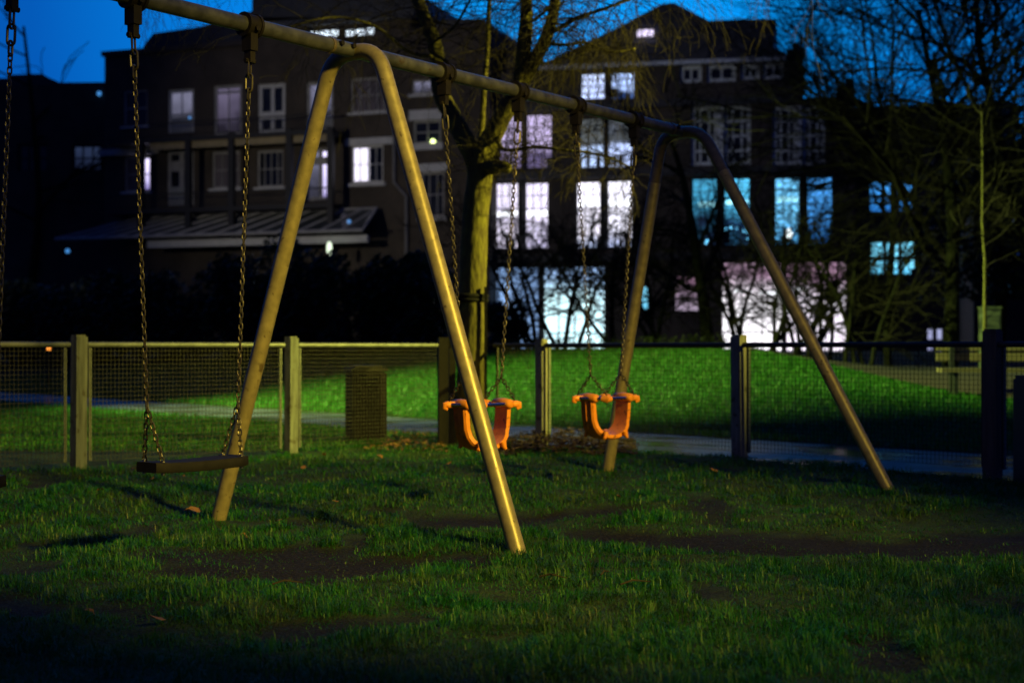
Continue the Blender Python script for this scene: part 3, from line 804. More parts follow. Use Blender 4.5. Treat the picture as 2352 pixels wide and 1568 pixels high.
# --- trees and shrubs beyond the lawn
def wild_tree(name, label, u, v, Yd, hgt, r, seed, lev=3, kids=5, spread=.75, grav=.0, lean=(0,0), nl=9, L0=.5, cat='tree', rmin=.006, group='bare winter trees', m1='barkd', m2='twigd', low=.25, forks=1):
    rg = random.Random(seed); b = at(u, v, Yd); z = float(gz(b.x, b.y)); 
    t = thing(name, label, cat, (b.x, b.y, z), group=group)
    mt, mc = MB(), MB()
    for f in range(forks):
        d = Vector((lean[0] + (rg.gauss(0,.35) if forks > 1 else 0), lean[1] + (rg.gauss(0,.2) if forks > 1 else 0), 1))
        s0 = Vector((b.x + (rg.gauss(0,.18) if forks > 1 else 0), b.y, z - .1))
        pts, _ = wob(s0, d, 8, hgt*rg.uniform(.8,1.05), rg, .06 if forks == 1 else .12, .02)
        mt.tube(pts, [r*(1-.8*i/8) + rmin for i in range(9)], 10 if r > .06 else 6)
        for k in range(nl):
            q = low + (1-low)*(k+rg.random())/nl; i = min(7, int(q*8)); p = pts[i].lerp(pts[i+1], q*8-i)
            a = rg.random()*6.28; dd = Vector((math.cos(a), math.sin(a), rg.uniform(.15, .9)))
            twigs(mc, p, dd, hgt*L0*(1.1-.6*q)*rg.uniform(.7,1.2), r*(1-.75*q)*.55 + rmin, lev, rg, .14, grav, kids, rmin, spread, .58)
    mt.build('trunk', M[m1], t, t.location, smooth=True); mc.build('crown', M[m2], t, t.location)
    return t
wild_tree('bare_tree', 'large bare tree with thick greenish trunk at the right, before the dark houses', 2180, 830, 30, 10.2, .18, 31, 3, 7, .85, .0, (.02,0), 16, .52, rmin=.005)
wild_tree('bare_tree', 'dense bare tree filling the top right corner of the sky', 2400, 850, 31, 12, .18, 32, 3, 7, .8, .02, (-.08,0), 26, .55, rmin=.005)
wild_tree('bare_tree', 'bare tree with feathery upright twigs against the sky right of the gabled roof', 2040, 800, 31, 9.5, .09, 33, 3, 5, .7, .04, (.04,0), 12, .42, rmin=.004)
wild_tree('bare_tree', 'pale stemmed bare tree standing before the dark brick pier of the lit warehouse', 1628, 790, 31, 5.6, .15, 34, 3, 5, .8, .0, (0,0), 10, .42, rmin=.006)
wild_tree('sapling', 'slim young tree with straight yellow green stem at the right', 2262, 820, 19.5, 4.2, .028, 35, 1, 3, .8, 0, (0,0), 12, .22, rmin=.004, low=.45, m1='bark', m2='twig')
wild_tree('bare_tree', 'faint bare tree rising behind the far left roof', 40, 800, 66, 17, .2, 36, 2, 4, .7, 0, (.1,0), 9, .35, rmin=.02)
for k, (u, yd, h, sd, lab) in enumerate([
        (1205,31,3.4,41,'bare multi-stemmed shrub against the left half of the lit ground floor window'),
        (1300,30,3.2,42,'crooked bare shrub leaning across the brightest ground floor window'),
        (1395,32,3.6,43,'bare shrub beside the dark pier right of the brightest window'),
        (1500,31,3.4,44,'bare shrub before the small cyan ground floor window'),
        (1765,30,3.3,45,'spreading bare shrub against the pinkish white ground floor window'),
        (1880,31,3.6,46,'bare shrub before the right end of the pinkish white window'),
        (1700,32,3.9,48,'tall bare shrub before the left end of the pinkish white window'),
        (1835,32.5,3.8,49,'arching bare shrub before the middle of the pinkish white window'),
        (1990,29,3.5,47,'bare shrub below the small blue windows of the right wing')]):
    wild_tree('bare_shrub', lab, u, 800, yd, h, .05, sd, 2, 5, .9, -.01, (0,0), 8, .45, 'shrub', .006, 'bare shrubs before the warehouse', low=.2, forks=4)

def leaf_cloud(mb, c, rx, ry, rz, n, s, rg):
    blobs = [(Vector((c[0]+rg.gauss(0,.45)*rx, c[1]+rg.gauss(0,.45)*ry, c[2]+rg.uniform(-.85,.75)*rz)), rg.uniform(.30,.5)) for _ in range(20)]
    for k in range(n):
        b, q = rg.choice(blobs)
        d = Vector((rg.gauss(0,1), rg.gauss(0,1), rg.gauss(0,1))).normalized()*rg.uniform(.6,1.05)
        p = b + Vector((d.x*rx*q, d.y*ry*q, d.z*rz*q))
        if p.z < c[2]-rz: continue
        a = Vector((rg.gauss(0,1), rg.gauss(0,1), rg.gauss(0,1))).normalized(); e = a.orthogonal().normalized(); f = a.cross(e)
        l, w = s*rg.uniform(.7,1.3), s*.5*rg.uniform(.7,1.2)
        mb.add([p-e*l*.5, p+f*w*.5, p+e*l*.5, p-f*w*.5], [(0,1,2,3)])
rb = random.Random(77)
for k, (u, top, yd, wpx, lab) in enumerate([
        (60,640,38,220,'dark evergreen bush at the far left behind the fence'),
        (230,625,37,200,'dark evergreen bush under the left end of the glass canopy'),
        (400,615,36,210,'dark evergreen bush behind the black flat swing chains'),
        (570,600,35,200,'dark evergreen bush under the middle of the glass canopy'),
        (715,565,34,190,'taller evergreen bush behind the near left leg'),
        (850,600,33.5,180,'rounded evergreen bush below the small lit doorway lamp'),
        (965,575,33,190,'evergreen bush close to the left side of the tree trunk'),
        (1150,690,32,90,'small evergreen bush just right of the tree guard')]):
    b = at(u, 840, yd); z = float(gz(b.x, b.y)); zt_ = at(u, top, yd).z; hh = (zt_-z)/2; rx = wpx/2/F*yd*1.15
    t = thing('evergreen_bush', lab, 'bush', (b.x, b.y, z), group='evergreen bushes before the brick flats')
    mb = MB(); leaf_cloud(mb, (b.x, b.y, z+hh), rx, 1.0, hh, 7000 if wpx > 100 else 2000, .17, rb); mb.build('foliage', M['ever'], t, t.location)
    mb = MB()
    for q in range(5):
        pts, _ = wob(Vector((b.x+rb.gauss(0,.15), b.y, z-.05)), Vector((rb.gauss(0,.4), rb.gauss(0,.3), 1)), 5, hh*1.7, rb, .12, 0)
        mb.tube(pts, [.04,.035,.03,.025,.018,.012], 6)
    mb.build('stem', M['barkd'], t, t.location)
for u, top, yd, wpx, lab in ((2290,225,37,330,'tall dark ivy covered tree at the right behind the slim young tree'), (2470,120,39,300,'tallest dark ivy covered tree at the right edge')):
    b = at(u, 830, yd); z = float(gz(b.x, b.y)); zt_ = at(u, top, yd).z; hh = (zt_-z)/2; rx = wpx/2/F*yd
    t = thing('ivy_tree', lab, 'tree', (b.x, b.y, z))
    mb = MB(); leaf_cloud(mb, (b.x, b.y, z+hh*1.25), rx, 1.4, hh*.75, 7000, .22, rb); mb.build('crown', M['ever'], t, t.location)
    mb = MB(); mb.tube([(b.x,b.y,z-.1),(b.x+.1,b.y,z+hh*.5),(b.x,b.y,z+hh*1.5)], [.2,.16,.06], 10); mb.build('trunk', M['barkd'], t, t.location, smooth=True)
hd = thing('low_hedge', 'low sparse hedge with yellow green leaves along the top of the lawn', 'hedge', (1.6, 30, .8))
mb = MB()
for k in range(26):
    u = 1135 + 590*k/25; b = at(u, 800, 30 + rb.uniform(-.3,.3)); z = float(gz(b.x, b.y))
    leaf_cloud(mb, (b.x, b.y, z+.16), .22, .25, .17 + .05*rb.random(), 90, .07, rb)
mb.build('foliage', M['hedge'], hd, hd.location)
mb = MB()
for k in range(60):
    u = 1135 + 590*k/59; b = at(u, 800, 30); z = float(gz(b.x, b.y))
    pts, _ = wob(Vector((b.x, b.y, z-.05)), Vector((rb.gauss(0,.4), rb.gauss(0,.3), 1)), 4, .4, rb, .2, 0); mb.tube(pts, .008, 3, cap=False)
mb.build('stem', M['twigd'], hd, hd.location)

# ------------------------------------------------------------------ buildings
class Facade:
    def __init__(s, u0, Y0, u1, Y1):
        s.a = Vector(((u0-CU)/F*Y0, Y0, 0)); b = Vector(((u1-CU)/F*Y1, Y1, 0))
        s.e = (b-s.a).normalized(); s.n = Vector((s.e.y, -s.e.x, 0))
        if s.n.y > 0: s.n = -s.n
    def S(s, u):
        k = (u-CU)/F; return (k*s.a.y - s.a.x)/(s.e.x - k*s.e.y)
    def Yd(s, u): return s.a.y + s.e.y*s.S(u)
    def Zv(s, u, v): return H + (CV-v)/F*s.Yd(u)
    def w(s, S_, z, d=0): p = s.a + s.e*S_ + s.n*d; return Vector((p.x, p.y, z))
    def rect(s, r):
        u0, v0, u1, v1 = r; um = (u0+u1)/2
        return s.S(u0), s.Zv(um, v1), s.S(u1), s.Zv(um, v0)
    def bx(s, mb, s0, z0, s1, z1, d0, d1, mi=0):
        o = s.w(s0, z0, d0); mb.obox(o, s.e*(s1-s0), s.n*(d1-d0), Vector((0,0,z1-z0)), mi)
def wall_mesh(fc, s0, z0, s1, z1, holes, depth, body, mb=None):
    mb = mb or MB(); e = 1e-4
    ss = sorted({s0, s1, *[h[0] for h in holes], *[h[2] for h in holes]}); zs = sorted({z0, z1, *[h[1] for h in holes], *[h[3] for h in holes]})
    ss = [x for x in ss if s0-e <= x <= s1+e]; zs = [x for x in zs if z0-e <= x <= z1+e]
    for i in range(len(ss)-1):
        run = None
        for j in range(len(zs)-1):
            cx, cz = (ss[i]+ss[i+1])/2, (zs[j]+zs[j+1])/2
            hole = any(h[0] < cx < h[2] and h[1] < cz < h[3] for h in holes)
            if not hole:
                if run is None: run = zs[j]
            if (hole or j == len(zs)-2) and run is not None:
                top = zs[j] if hole else zs[j+1]
                mb.quad(fc.w(ss[i],run), fc.w(ss[i+1],run), fc.w(ss[i+1],top), fc.w(ss[i],top)); run = None
    for h in holes:
        a, b, c, d = h
        for (p, q) in (((a,b),(c,b)), ((c,b),(c,d)), ((c,d),(a,d)), ((a,d),(a,b))):
            mb.quad(fc.w(*p), fc.w(*q), fc.w(*q, -depth), fc.w(*p, -depth))
    for (p, q) in (((s0,z0),(s0,z1)), ((s0,z1),(s1,z1)), ((s1,z1),(s1,z0))):
        mb.quad(fc.w(*p), fc.w(*q), fc.w(*q, -body), fc.w(*p, -body))
    mb.quad(fc.w(s0,z0,-body), fc.w(s1,z0,-body), fc.w(s1,z1,-body), fc.w(s0,z1,-body))
    return mb
def window(fc, r, parent, nx, ny, fmat, pmat, bar=.05, frame=.09, dep=.16, org=None, split=None, sill=None, lintel=None, meeting=None):
    a, b, c, d = r; mb = MB()
    fc.bx(mb, a, b, a+frame, d, -dep, -dep+.07); fc.bx(mb, c-frame, b, c, d, -dep, -dep+.07)
    fc.bx(mb, a+frame, b, c-frame, b+frame, -dep, -dep+.068); fc.bx(mb, a+frame, d-frame, c-frame, d, -dep, -dep+.068)
    for i in range(1, nx):
        x = a + (c-a)*i/nx; fc.bx(mb, x-bar/2, b+frame, x+bar/2, d-frame, -dep+.004, -dep+.045)
    for j in range(1, ny):
        z = b + (d-b)*j/ny; fc.bx(mb, a+frame, z-bar/2, c-frame, z+bar/2, -dep+.004, -dep+.041)
    if meeting is not None:
        z = b + (d-b)*meeting; fc.bx(mb, a+frame, z-bar, c-frame, z+bar, -dep+.003, -dep+.056)
    wn = mb.build('window', M[fmat], parent, org)
    pm = pmat if isinstance(pmat, list) else [(0, 1, pmat)]
    for f0, f1, pmn in pm:
        m2 = MB(); x0, x1 = a+(c-a)*f0, a+(c-a)*f1
        m2.quad(fc.w(x0+.01,b+.01,-dep-.01), fc.w(x1-.01*(f1==1),b+.01,-dep-.01), fc.w(x1-.01*(f1==1),d-.01,-dep-.01), fc.w(x0+.01,d-.01,-dep-.01))
        m2.build('pane', pmn if not isinstance(pmn, str) else M[pmn], wn, org)
    if sill:
        m2 = MB(); fc.bx(m2, a-.12, b-sill, c+.12, b-.004, -.05, .09); m2.build('sill', M['white'], wn, org)
    if lintel:
        m2 = MB(); l0, l1, hh, mm = lintel; fc.bx(m2, a-l0, d+.004, c+l1, d+hh, -.05, .05); m2.build('lintel', M[mm], wn, org)
    return wn

GB = .0
# ---- brick flats on the left
fa = Facade(235, 62.5, 905, 58.0)
oA = fa.w(fa.S(600), .3)
A = thing('brick_flats', 'brown brick block of flats with balconies behind the dark bushes', 'building', oA)
L_lav = lit('lavender_room', (.10,.08,.25), (.75,.68,1.0), .95, -.2, .9, 1, 2)
L_wht = lit('curtained_room', (.55,.50,.62), (.86,.82,1.0), .85, -.4, .3, 2, 1.5)
L_clr = lit('attic_room', (.35,.45,.85), (.75,.88,1.0), .95, -.3, .35, 3, 2.5)
L_dim = lit('dim_room', (.012,.010,.016), (.10,.085,.14), .7, -.1, 1.1, 4, 1.6)
L_dor = lit('dim_door_glass', (.02,.02,.03), (.14,.14,.21), .7, .0, 1.0, 6, 1.6)
winsA = [  # rect, nx, ny, frame material, pane, extras
    ((283,207,338,290), 2, 2, 'offwhite', 'glassd', dict(sill=.09)),
    ((385,205,445,305), 2, 1, 'white', L_dor, dict(frame=.14, meeting=.42)),
    ((490,195,555,310), 2, 1, 'offwhite', L_dim, dict(frame=.14, meeting=.86)),
    ((592,192,655,305), 2, 1, 'white', 'glassd', dict(frame=.17, bar=.16, meeting=.36)),
    ((703,187,765,300), 2, 1, 'offwhite', L_dor, dict(frame=.14, meeting=.36)),
    ((805,178,885,258), 4, 2, 'offwhite', 'curtain', dict(sill=.10, bar=.04)),
    ((945,182,992,216), 2, 1, 'offwhite', L_dor, dict(sill=.12)),
    ((948,276,1012,330), 2, 2, 'offwhite', 'glassd', dict(sill=.26, lintel=(.15,.25,.42,'white'))),
    ((285,360,345,440), 2, 2, 'offwhite', [(0,.58,'curtain'),(.58,1,L_lav)], dict(sill=.09)),
    ((383,345,445,472), 2, 1, 'offwhite', 'glassd', dict(frame=.16, bar=.22, meeting=.72)),
    ((487,348,550,432), 3, 2, 'offwhite', 'curtain', dict(sill=.12, bar=.04)),
    ((590,345,650,430), 4, 2, 'offwhite', 'glassd', dict(sill=.14, bar=.04)),
    ((700,340,768,460), 2, 1, 'offwhite', [(0,.55,L_dor),(.55,1,L_lav)], dict(frame=.14, bar=.16, meeting=.76)),
    ((806,334,880,420), 4, 2, 'white', [(0,.52,L_wht),(.52,1,'glassd')], dict(sill=.14, lintel=(.25,.55,.30,'white'), bar=.035)),
    ((966,395,1020,498), 3, 2, 'offwhite', 'glassd', dict(sill=.16, lintel=(.15,.15,.34,'white'), bar=.04)),
    ((705,65,779,89), 3, 1, 'steelframe', L_clr, dict(bar=.04)),
    ((787,61,861,85), 3, 1, 'steelframe', L_clr, dict(bar=.04)),
]
sA0, sA1 = fa.S(240), fa.S(1125)
zA1 = fa.Zv(600, 103)
holes = [fa.rect(w[0]) for w in winsA]
main = [h for h, w in zip(holes, winsA) if w[0][1] > 95]
wall_mesh(fa, sA0, 0, sA1, zA1, main, .35, 12).build('wall', M['brick'], A, oA)
# attic storey set back a little, above the parapet from u=560 on
up = [h for h, w in zip(holes, winsA) if w[0][1] < 95]
zA2 = fa.Zv(780, 45)
sU0, sU1 = fa.S(590), fa.S(945)
wall_mesh(fa, sU0, zA1, sU1, zA2, up, .35, 9).build('attic_wall', M['brick'], A, oA)
for (r, nx, ny, fm, pm, kw), h in zip(winsA, holes): window(fa, h, A, nx, ny, fm, pm, org=oA, **kw)
# panelled door bottoms
for r in ((390,268,440,304),(390,428,440,470),(705,268,762,298)):
    mb = MB(); h = fa.rect(r); fa.bx(mb, h[0], h[1], h[2], h[3], -.15, -.085); mb.build('door_panel', M['doorpanel'], A, oA)
# parapet coping, roofs
mb = MB(); fa.bx(mb, sA0-.1, zA1+.004, sU0-.01, zA1+.22, -.5, .12); mb.build('coping', M['brickb'], A, oA); mb = MB(); fa.bx(mb, sU1+.01, zA1+.004, sA1, zA1+.16, -.5, .1); mb.build('coping', M['brickb'], A, oA)
rf = MB()
def fslab(mb, pts, d0, d1, fc, mi=0):
    """upright outline (u, v) on a facade, given real depth"""
    P0 = [fc.w(fc.S(u), fc.Zv(u, v), d0) for u, v in pts]; P1 = [fc.w(fc.S(u), fc.Zv(u, v), d1) for u, v in pts]
    n = len(pts); mb.add(P0+P1, [tuple(range(n)), tuple(range(2*n-1, n-1, -1))] + [(i, n+i, n+(i+1)%n, (i+1)%n) for i in range(n)], mi)
fslab(rf, [(290,103),(300,84),(316,64),(430,47),(540,14),(585,-8),(585,103)], -1.2, -10, fa)
fslab(rf, [(588,44),(588,-14),(700,-30),(940,-26),(965,20),(955,44)], .35, -10, fa)
fslab(rf, [(948,103),(958,36),(1000,32),(1088,30),(1104,60),(1124,84),(1124,103)], -1.0, -9, fa)
ro = rf.build('roof', M['slate'], A, oA)
mb = MB(); h = fa.rect((590,42,950,60)); fa.bx(mb, h[0], h[3]-.30, h[2], h[3], .01, .25); mb.build('fascia', M['slatel'], A, oA)
# balconies
def balcony(v_slab, v_f0, v_f1, u0, u1, rail_h):
    s0, s1 = fa.S(u0), fa.S(u1); z = fa.Zv(600, v_slab)
    b = MB(); fa.bx(b, s0, z-.18, s1, z, .01, 1.25); bo = b.build('balcony', M['ironblue'], A, oA)
    b = MB()
    n = int((s1-s0)/.13)
    for i in range(n+1):
        x = s0 + (s1-s0)*i/n; p = fa.w(x, z, 1.2); b.tube([p, p+Vector((0,0,rail_h))], .011, 4, cap=False)
    b.tube([fa.w(s0, z+rail_h, 1.2), fa.w(s1, z+rail_h, 1.2)], .03, 6); b.tube([fa.w(s0, z+.1, 1.2), fa.w(s1, z+.1, 1.2)], .02, 6)
    b.build('railing', M['ironblue'], bo, oA)
    if v_f0:
        for a, c in ((375,462),(468,560),(566,690),(698,785)):
            b = MB(); zz0, zz1 = fa.Zv(600, v_f1), fa.Zv(600, v_f0); fa.bx(b, fa.S(a), zz0, fa.S(c), zz1, .98, 1.06); b.build('fascia', M['cream'], bo, oA)
balcony(316, 322, 341, 283, 790, .62)
balcony(479, None, None, 283, 790, .62)
mb = MB(); h = fa.rect((236,343,372,357)); fa.bx(mb, h[0], h[1], h[2], h[3], .01, .30); mb.build('lintel', M['offwhite'], A, oA)
for u in (358, 465, 563, 694, 787):
    mb = MB(); fa.bx(mb, fa.S(u)-.13, fa.Zv(600,560), fa.S(u)+.13, fa.Zv(600,312), 1.0, 1.22); mb.build('balcony_post', M['ironblue'], A, oA)
mb = MB()
for k in range(1):
    pts = [fa.w(fa.S(u), fa.Zv(u, v), .12) for u, v in ((908,300),(908,420),(936,452),(936,600))]
    mb.tube(pts, .065, 8)
mb.build('drainpipe', M['lead'], A, oA)
# glass canopy over the ground floor
zc0, zc1 = fa.Zv(560, 545), fa.Zv(560, 492)
cs0, cs1 = fa.S(236), fa.S(874)
mb = MB(); mb.quad(fa.w(cs0-1.2, zc0, 1.7), fa.w(cs1, zc0, 1.7), fa.w(cs1, zc1, .35), fa.w(cs0+1.6, zc1, .35)); 
cn = mb.build('canopy', M['canopyglass'], A, oA)
mb = MB(); nb = 15
for i in range(nb+1):
    f = i/nb; a = fa.w(cs0-1.2+(cs1-cs0+1.2)*f, zc0+.03, 1.7); b = fa.w(cs0+1.6+(cs1-cs0-1.6)*min(1, f+.08), zc1+.03, .35); mb.tube([a, b], .05, 4)
mb.tube([fa.w(cs0-1.2, zc0, 1.72), fa.w(cs1, zc0, 1.72)], .07, 6); mb.tube([fa.w(cs0+1.6, zc1+.02, .34), fa.w(cs1, zc1+.02, .34)], .05, 6)
mb.build('glazing_bar', M['offwhite'], cn, oA)
mb = MB(); h = fa.rect((380,552,876,568)); fa.bx(mb, h[0], h[1], h[2], h[3], 1.2, 1.4); mb.build('fascia', M['white'], A, oA)
# lamps
def lamp(parent, org, fc, u, v, rad, m, name='wall_lamp', d=.2, tall=1.0):
    p = fc.w(fc.S(u), fc.Zv(u, v), d); mb = MB()
    mb.tube([p-Vector((0,0,rad*tall)), p-Vector((0,0,rad*.5*tall)), p+Vector((0,0,rad*.5*tall)), p+Vector((0,0,rad*tall))], [rad*.5, rad, rad, rad*.5], 10); mb.build(name, m, parent, org, smooth=True)
G_w = glow('white_lamp', (.75,.9,.65), 1.6); G_c = glow('cyan_lamp', (.07,.32,.8), .8); G_g = glow('green_white_lamp', (.8,1.0,.35), 4)
lamp(A, oA, fa, 993, 325, .09, G_g, 'table_lamp', -.06); lamp(A, oA, fa, 868, 522, .07, G_c, 'wall_lamp', 2.75)
lamp(A, oA, fa, 806, 578, .10, G_w, 'door_lamp', 2.0, 2.6); lamp(A, oA, fa, 236, 585, .09, G_c, 'wall_lamp', 2.5)
lamp(A, oA, fa, 434, 270, .05, G_c, 'table_lamp', -.06)

# ---- low dark house at the far left
fb = Facade(-260, 66.5, 240, 66.0); oB = fb.w(fb.S(100), .3)
B = thing('terrace_house', 'dark low terrace house at the far left edge', 'building', oB)
wB = [fb.rect((166,333,234,393)), fb.rect((40,330,110,395))]
wall_mesh(fb, fb.S(-260), 0, fb.S(246), fb.Zv(100,196), wB, .3, 10).build('wall', M['brickb'], B, oB)
L_blu = lit('dim_blue_glass', (.004,.006,.016), (.014,.022,.05), .8, -.2, 1.2, 9, 1.2)
window(fb, wB[0], B, 3, 2, 'ironblue', L_blu, org=oB, bar=.07); window(fb, wB[1], B, 3, 2, 'ironblue', 'glassd', org=oB, bar=.07)
mb = MB(); fslab(mb, [(-260,196),(-260,176),(12,178),(20,170),(88,168),(134,188),(240,187),(240,196)], -.2, -8, fb); mb.build('roof', M['slate'], B, oB)
lamp(B, oB, fb, 231, 217, .10, G_c, 'wall_lamp', .2)

# ---- warehouse on the right
fc = Facade(1220, 57.0, 1830, 54.9); oC = fc.w(fc.S(1500), .3)
W_ = thing('warehouse', 'dark brick warehouse with tall lit factory windows and slate gable', 'building', oC)
def wl(n_, lo, hi, st, **k): return lit(n_, lo, hi, st, **k)
S = 1.0
winsC = [
    ((1332,166,1390,229), 3, 4, wl('loft_room', (.16,.26,.75), (.55,.66,1.0), .95, z0=-.5, z1=.4, seed=11, blotch=1.4)),
    ((1401,164,1458,228), 3, 4, wl('loft_corner', (.01,.04,.16), (.42,.58,1.0), .95, z0=.15, z1=.5, seed=12.4, blotch=1.2)),
    ((1205,170,1216,232), 1, 3, 'glassd'),
    ((1145,262,1198,388), 3, 4, wl('lilac_room', (.14,.11,.22), (.58,.48,.80), .75, z0=.1, z1=.55, seed=13, blotch=1.1)),
    ((1207,261,1268,387), 3, 4, wl('lilac_room_far', (.10,.08,.17), (.60,.50,.82), .75, z0=.2, z1=.55, seed=14, blotch=1.1)),
    ((1330,270,1388,386), 3, 4, wl('blind_room', (.45,.60,.95), (.075,.085,.09), .8, z0=.42, z1=.5, seed=15, blotch=.8)),
    ((1394,269,1453,385), 3, 4, wl('blind_room_far', (.50,.62,1.0), (.06,.068,.075), .8, z0=.46, z1=.56, seed=16, blotch=.9)),
    ((1588,244,1648,380), 3, 4, 'glassd'), ((1662,243,1724,379), 3, 4, 'glassd'),
    ((1775,243,1830,379), 3, 4, 'glassd'), ((1842,243,1895,379), 3, 4, 'glassd'),
    ((1131,418,1191,572), 3, 5, wl('white_room', (.36,.34,.60), (.74,.68,.86), .9, z0=-.7, z1=.2, seed=17, blotch=.8)),
    ((1204,417,1260,572), 3, 5, wl('white_room_far', (.28,.28,.58), (.76,.70,.90), .9, z0=-.5, z1=.35, seed=18, blotch=.8)),
    ((1322,415,1380,571), 3, 5, wl('bright_room', (.30,.50,.95), (.90,.86,1.0), 1.05, z0=-.2, z1=.35, seed=19, blotch=.9)),
    ((1393,413,1453,569), 3, 5, wl('bright_room_far', (.24,.36,.75), (.88,.86,1.0), 1.05, z0=-.2, z1=.4, seed=20, blotch=1.0)),
    ((1588,408,1648,565), 3, 5, wl('teal_room', (.005,.012,.03), (.05,.30,.50), .8, z0=.35, z1=.75, seed=21, blotch=1.2)),
    ((1661,407,1724,564), 3, 5, wl('teal_room_far', (.008,.03,.08), (.09,.52,.85), .9, z0=.30, z1=.72, seed=22, blotch=1.2)),
    ((1778,406,1838,563), 3, 5, wl('cyan_room', (.015,.20,.55), (.17,.60,1.0), .95, z0=-.3, z1=.6, seed=23, blotch=1.2)),
    ((1852,405,1914,562), 3, 5, wl('blue_room', (.01,.13,.52), (.07,.36,.90), .9, z0=-.3, z1=.8, seed=24, blotch=1.2)),
    ((1112,612,1238,818), 4, 4, wl('ground_room', (.16,.28,.50), (.24,.40,.72), .75, z0=-.2, z1=.9, seed=25, blotch=1.0)),
    ((1246,610,1390,816), 4, 4, wl('ground_studio', (.62,.94,1.0), (.26,.40,.66), 1.25, z0=.55, z1=.95, seed=26, blotch=.7)),
    ((1455,655,1490,712), 2, 2, wl('side_room', (.04,.26,.42), (.20,.62,.85), .85, z0=-.3, z1=.9, seed=27, blotch=1.4)),
    ((1548,632,1612,716), 2, 3, wl('pink_room', (.42,.34,.46), (.30,.17,.25), .7, z0=.1, z1=.9, seed=28, blotch=1.4)),
    ((1656,600,1798,818), 3, 4, wl('white_studio', (.98,.94,1.0), (.34,.19,.30), 1.1, z0=.58, z1=.90, seed=29, blotch=.6)),
    ((1804,600,1946,816), 3, 4, wl('white_studio_far', (.95,.86,1.0), (.33,.19,.29), 1.0, z0=.56, z1=.88, seed=30, blotch=.7)),
]
dC = [((1562,150,1612,190),2,1,'glassd'), ((1624,148,1690,188),2,1,'glassd'), ((1702,147,1745,183),2,1,'glassd'), ((1752,145,1800,181),2,1,'glassd')]
holesC = [fc.rect(w[0]) for w in winsC+dC]
ze = fc.Zv(1500, 153)
sM1 = fc.S(1846); sT = fc.S(1128); zs = fc.Zv(1500, 238); zw = fc.Zv(1890, 224)
wall_mesh(fc, sT, 0, fc.S(1965), zs, [h for h in holesC if h[3] < zs+.05], .4, 13).build('wall', M['brickd'], W_, oC)
wall_mesh(fc, sT, zs+.002, sM1, ze, [h for h in holesC if h[1] > zs], .4, 14).build('upper_wall', M['brickd'], W_, oC)
mb = MB(); fc.bx(mb, sM1+.01, zs+.003, fc.S(1965), zw, -12, -.02); mb.build('wing_wall', M['brickd'], W_, oC)
mb = MB(); fc.bx(mb, sT, ze+.003, fc.S(1204), fc.Zv(1165,110), -6, -.3); mb.build('parapet', M['brickb'], W_, oC)
for (r, nx, ny, pm), h in zip(winsC+dC, holesC):
    dark = pm == 'glassd'
    window(fc, h, W_, nx, ny, 'skyframe' if dark else 'steelframe', pm, bar=(.036 if r[3] < 700 else .06) if not dark else .085, frame=.06 if not dark else .15, org=oC, dep=.20)
# what shows inside the lit rooms: strip lights, clutter on the sills, small lamps
G_strip = glow('strip_light', (.92,.95,1.0), 2.6); G_cy = glow('cyan_strip_light', (.35,.85,1.0), 2.2); G_dot = glow('cyan_desk_lamp', (.15,.62,1.0), 2.6)
ri = random.Random(12)
def strip(u0, u1, v, m, th=.10):
    a, b = fc.S(u0), fc.S(u1); z = fc.Zv((u0+u1)/2, v); mb = MB(); fc.bx(mb, a+.07, z-th/2, b-.07, z+th/2, -.208, -.202); mb.build('strip_light', m, W_, oC)
for u0, u1, v in ((1132,1190,490),(1205,1259,489),(1323,1379,467),(1394,1452,465)): strip(u0, u1, v, G_strip, .22)
for u0, u1, v in ((1600,1647,468),(1663,1722,464),(1780,1836,456)): strip(u0, u1, v, G_cy, .18)
for u0, u1, v in ((1660,1730,668),(1740,1795,672),(1812,1860,664)): strip(u0, u1, v, G_strip, .12)
for u0, u1, vb in ((1132,1190,571),(1205,1259,571),(1323,1379,570),(1394,1452,568),(1588,1647,564),(1662,1723,563),(1778,1837,562),(1853,1913,561),
                   (1146,1197,387),(1208,1267,386),(1331,1387,385),(1395,1452,384),(1402,1457,227)):
    u = u0
    while u < u1-6:
        w = ri.uniform(7, 18); hh = ri.choice((6, 10, 16, 24, 34)); u2 = min(u+w, u1-2)
        if ri.random() < .62:
            F_ = fc; a, b = F_.S(u+1), F_.S(u2); z0 = F_.Zv((u+u2)/2, vb)+.06
            mb = MB(); F_.bx(mb, a, z0, b, z0 + hh*.0168, -.204, -.19); mb.build('sill_clutter', M['steelframe'], W_, oC)
        u = u2 + ri.uniform(0, 6)
for k in range(16):
    u, v = ri.choice(((1590,1645),(1664,1722),(1664,1722),(1856,1910))), ri.uniform(515, 558); u = ri.uniform(*u)
    p = fc.w(fc.S(u), fc.Zv(u, v), -.19); mb = MB(); mb.tube([p-Vector((0,0,.05)), p, p+Vector((0,0,.05))], [.02,.05,.02], 8); mb.build('desk_lamp', G_dot, W_, oC)
p = fc.w(fc.S(1813), fc.Zv(1813,535), -.19); mb = MB(); mb.tube([p-Vector((0,0,.18)), p, p+Vector((0,0,.18))], [.06,.13,.06], 8); mb.build('desk_lamp', glow('floor_lamp', (.9,1,1), 4), W_, oC)
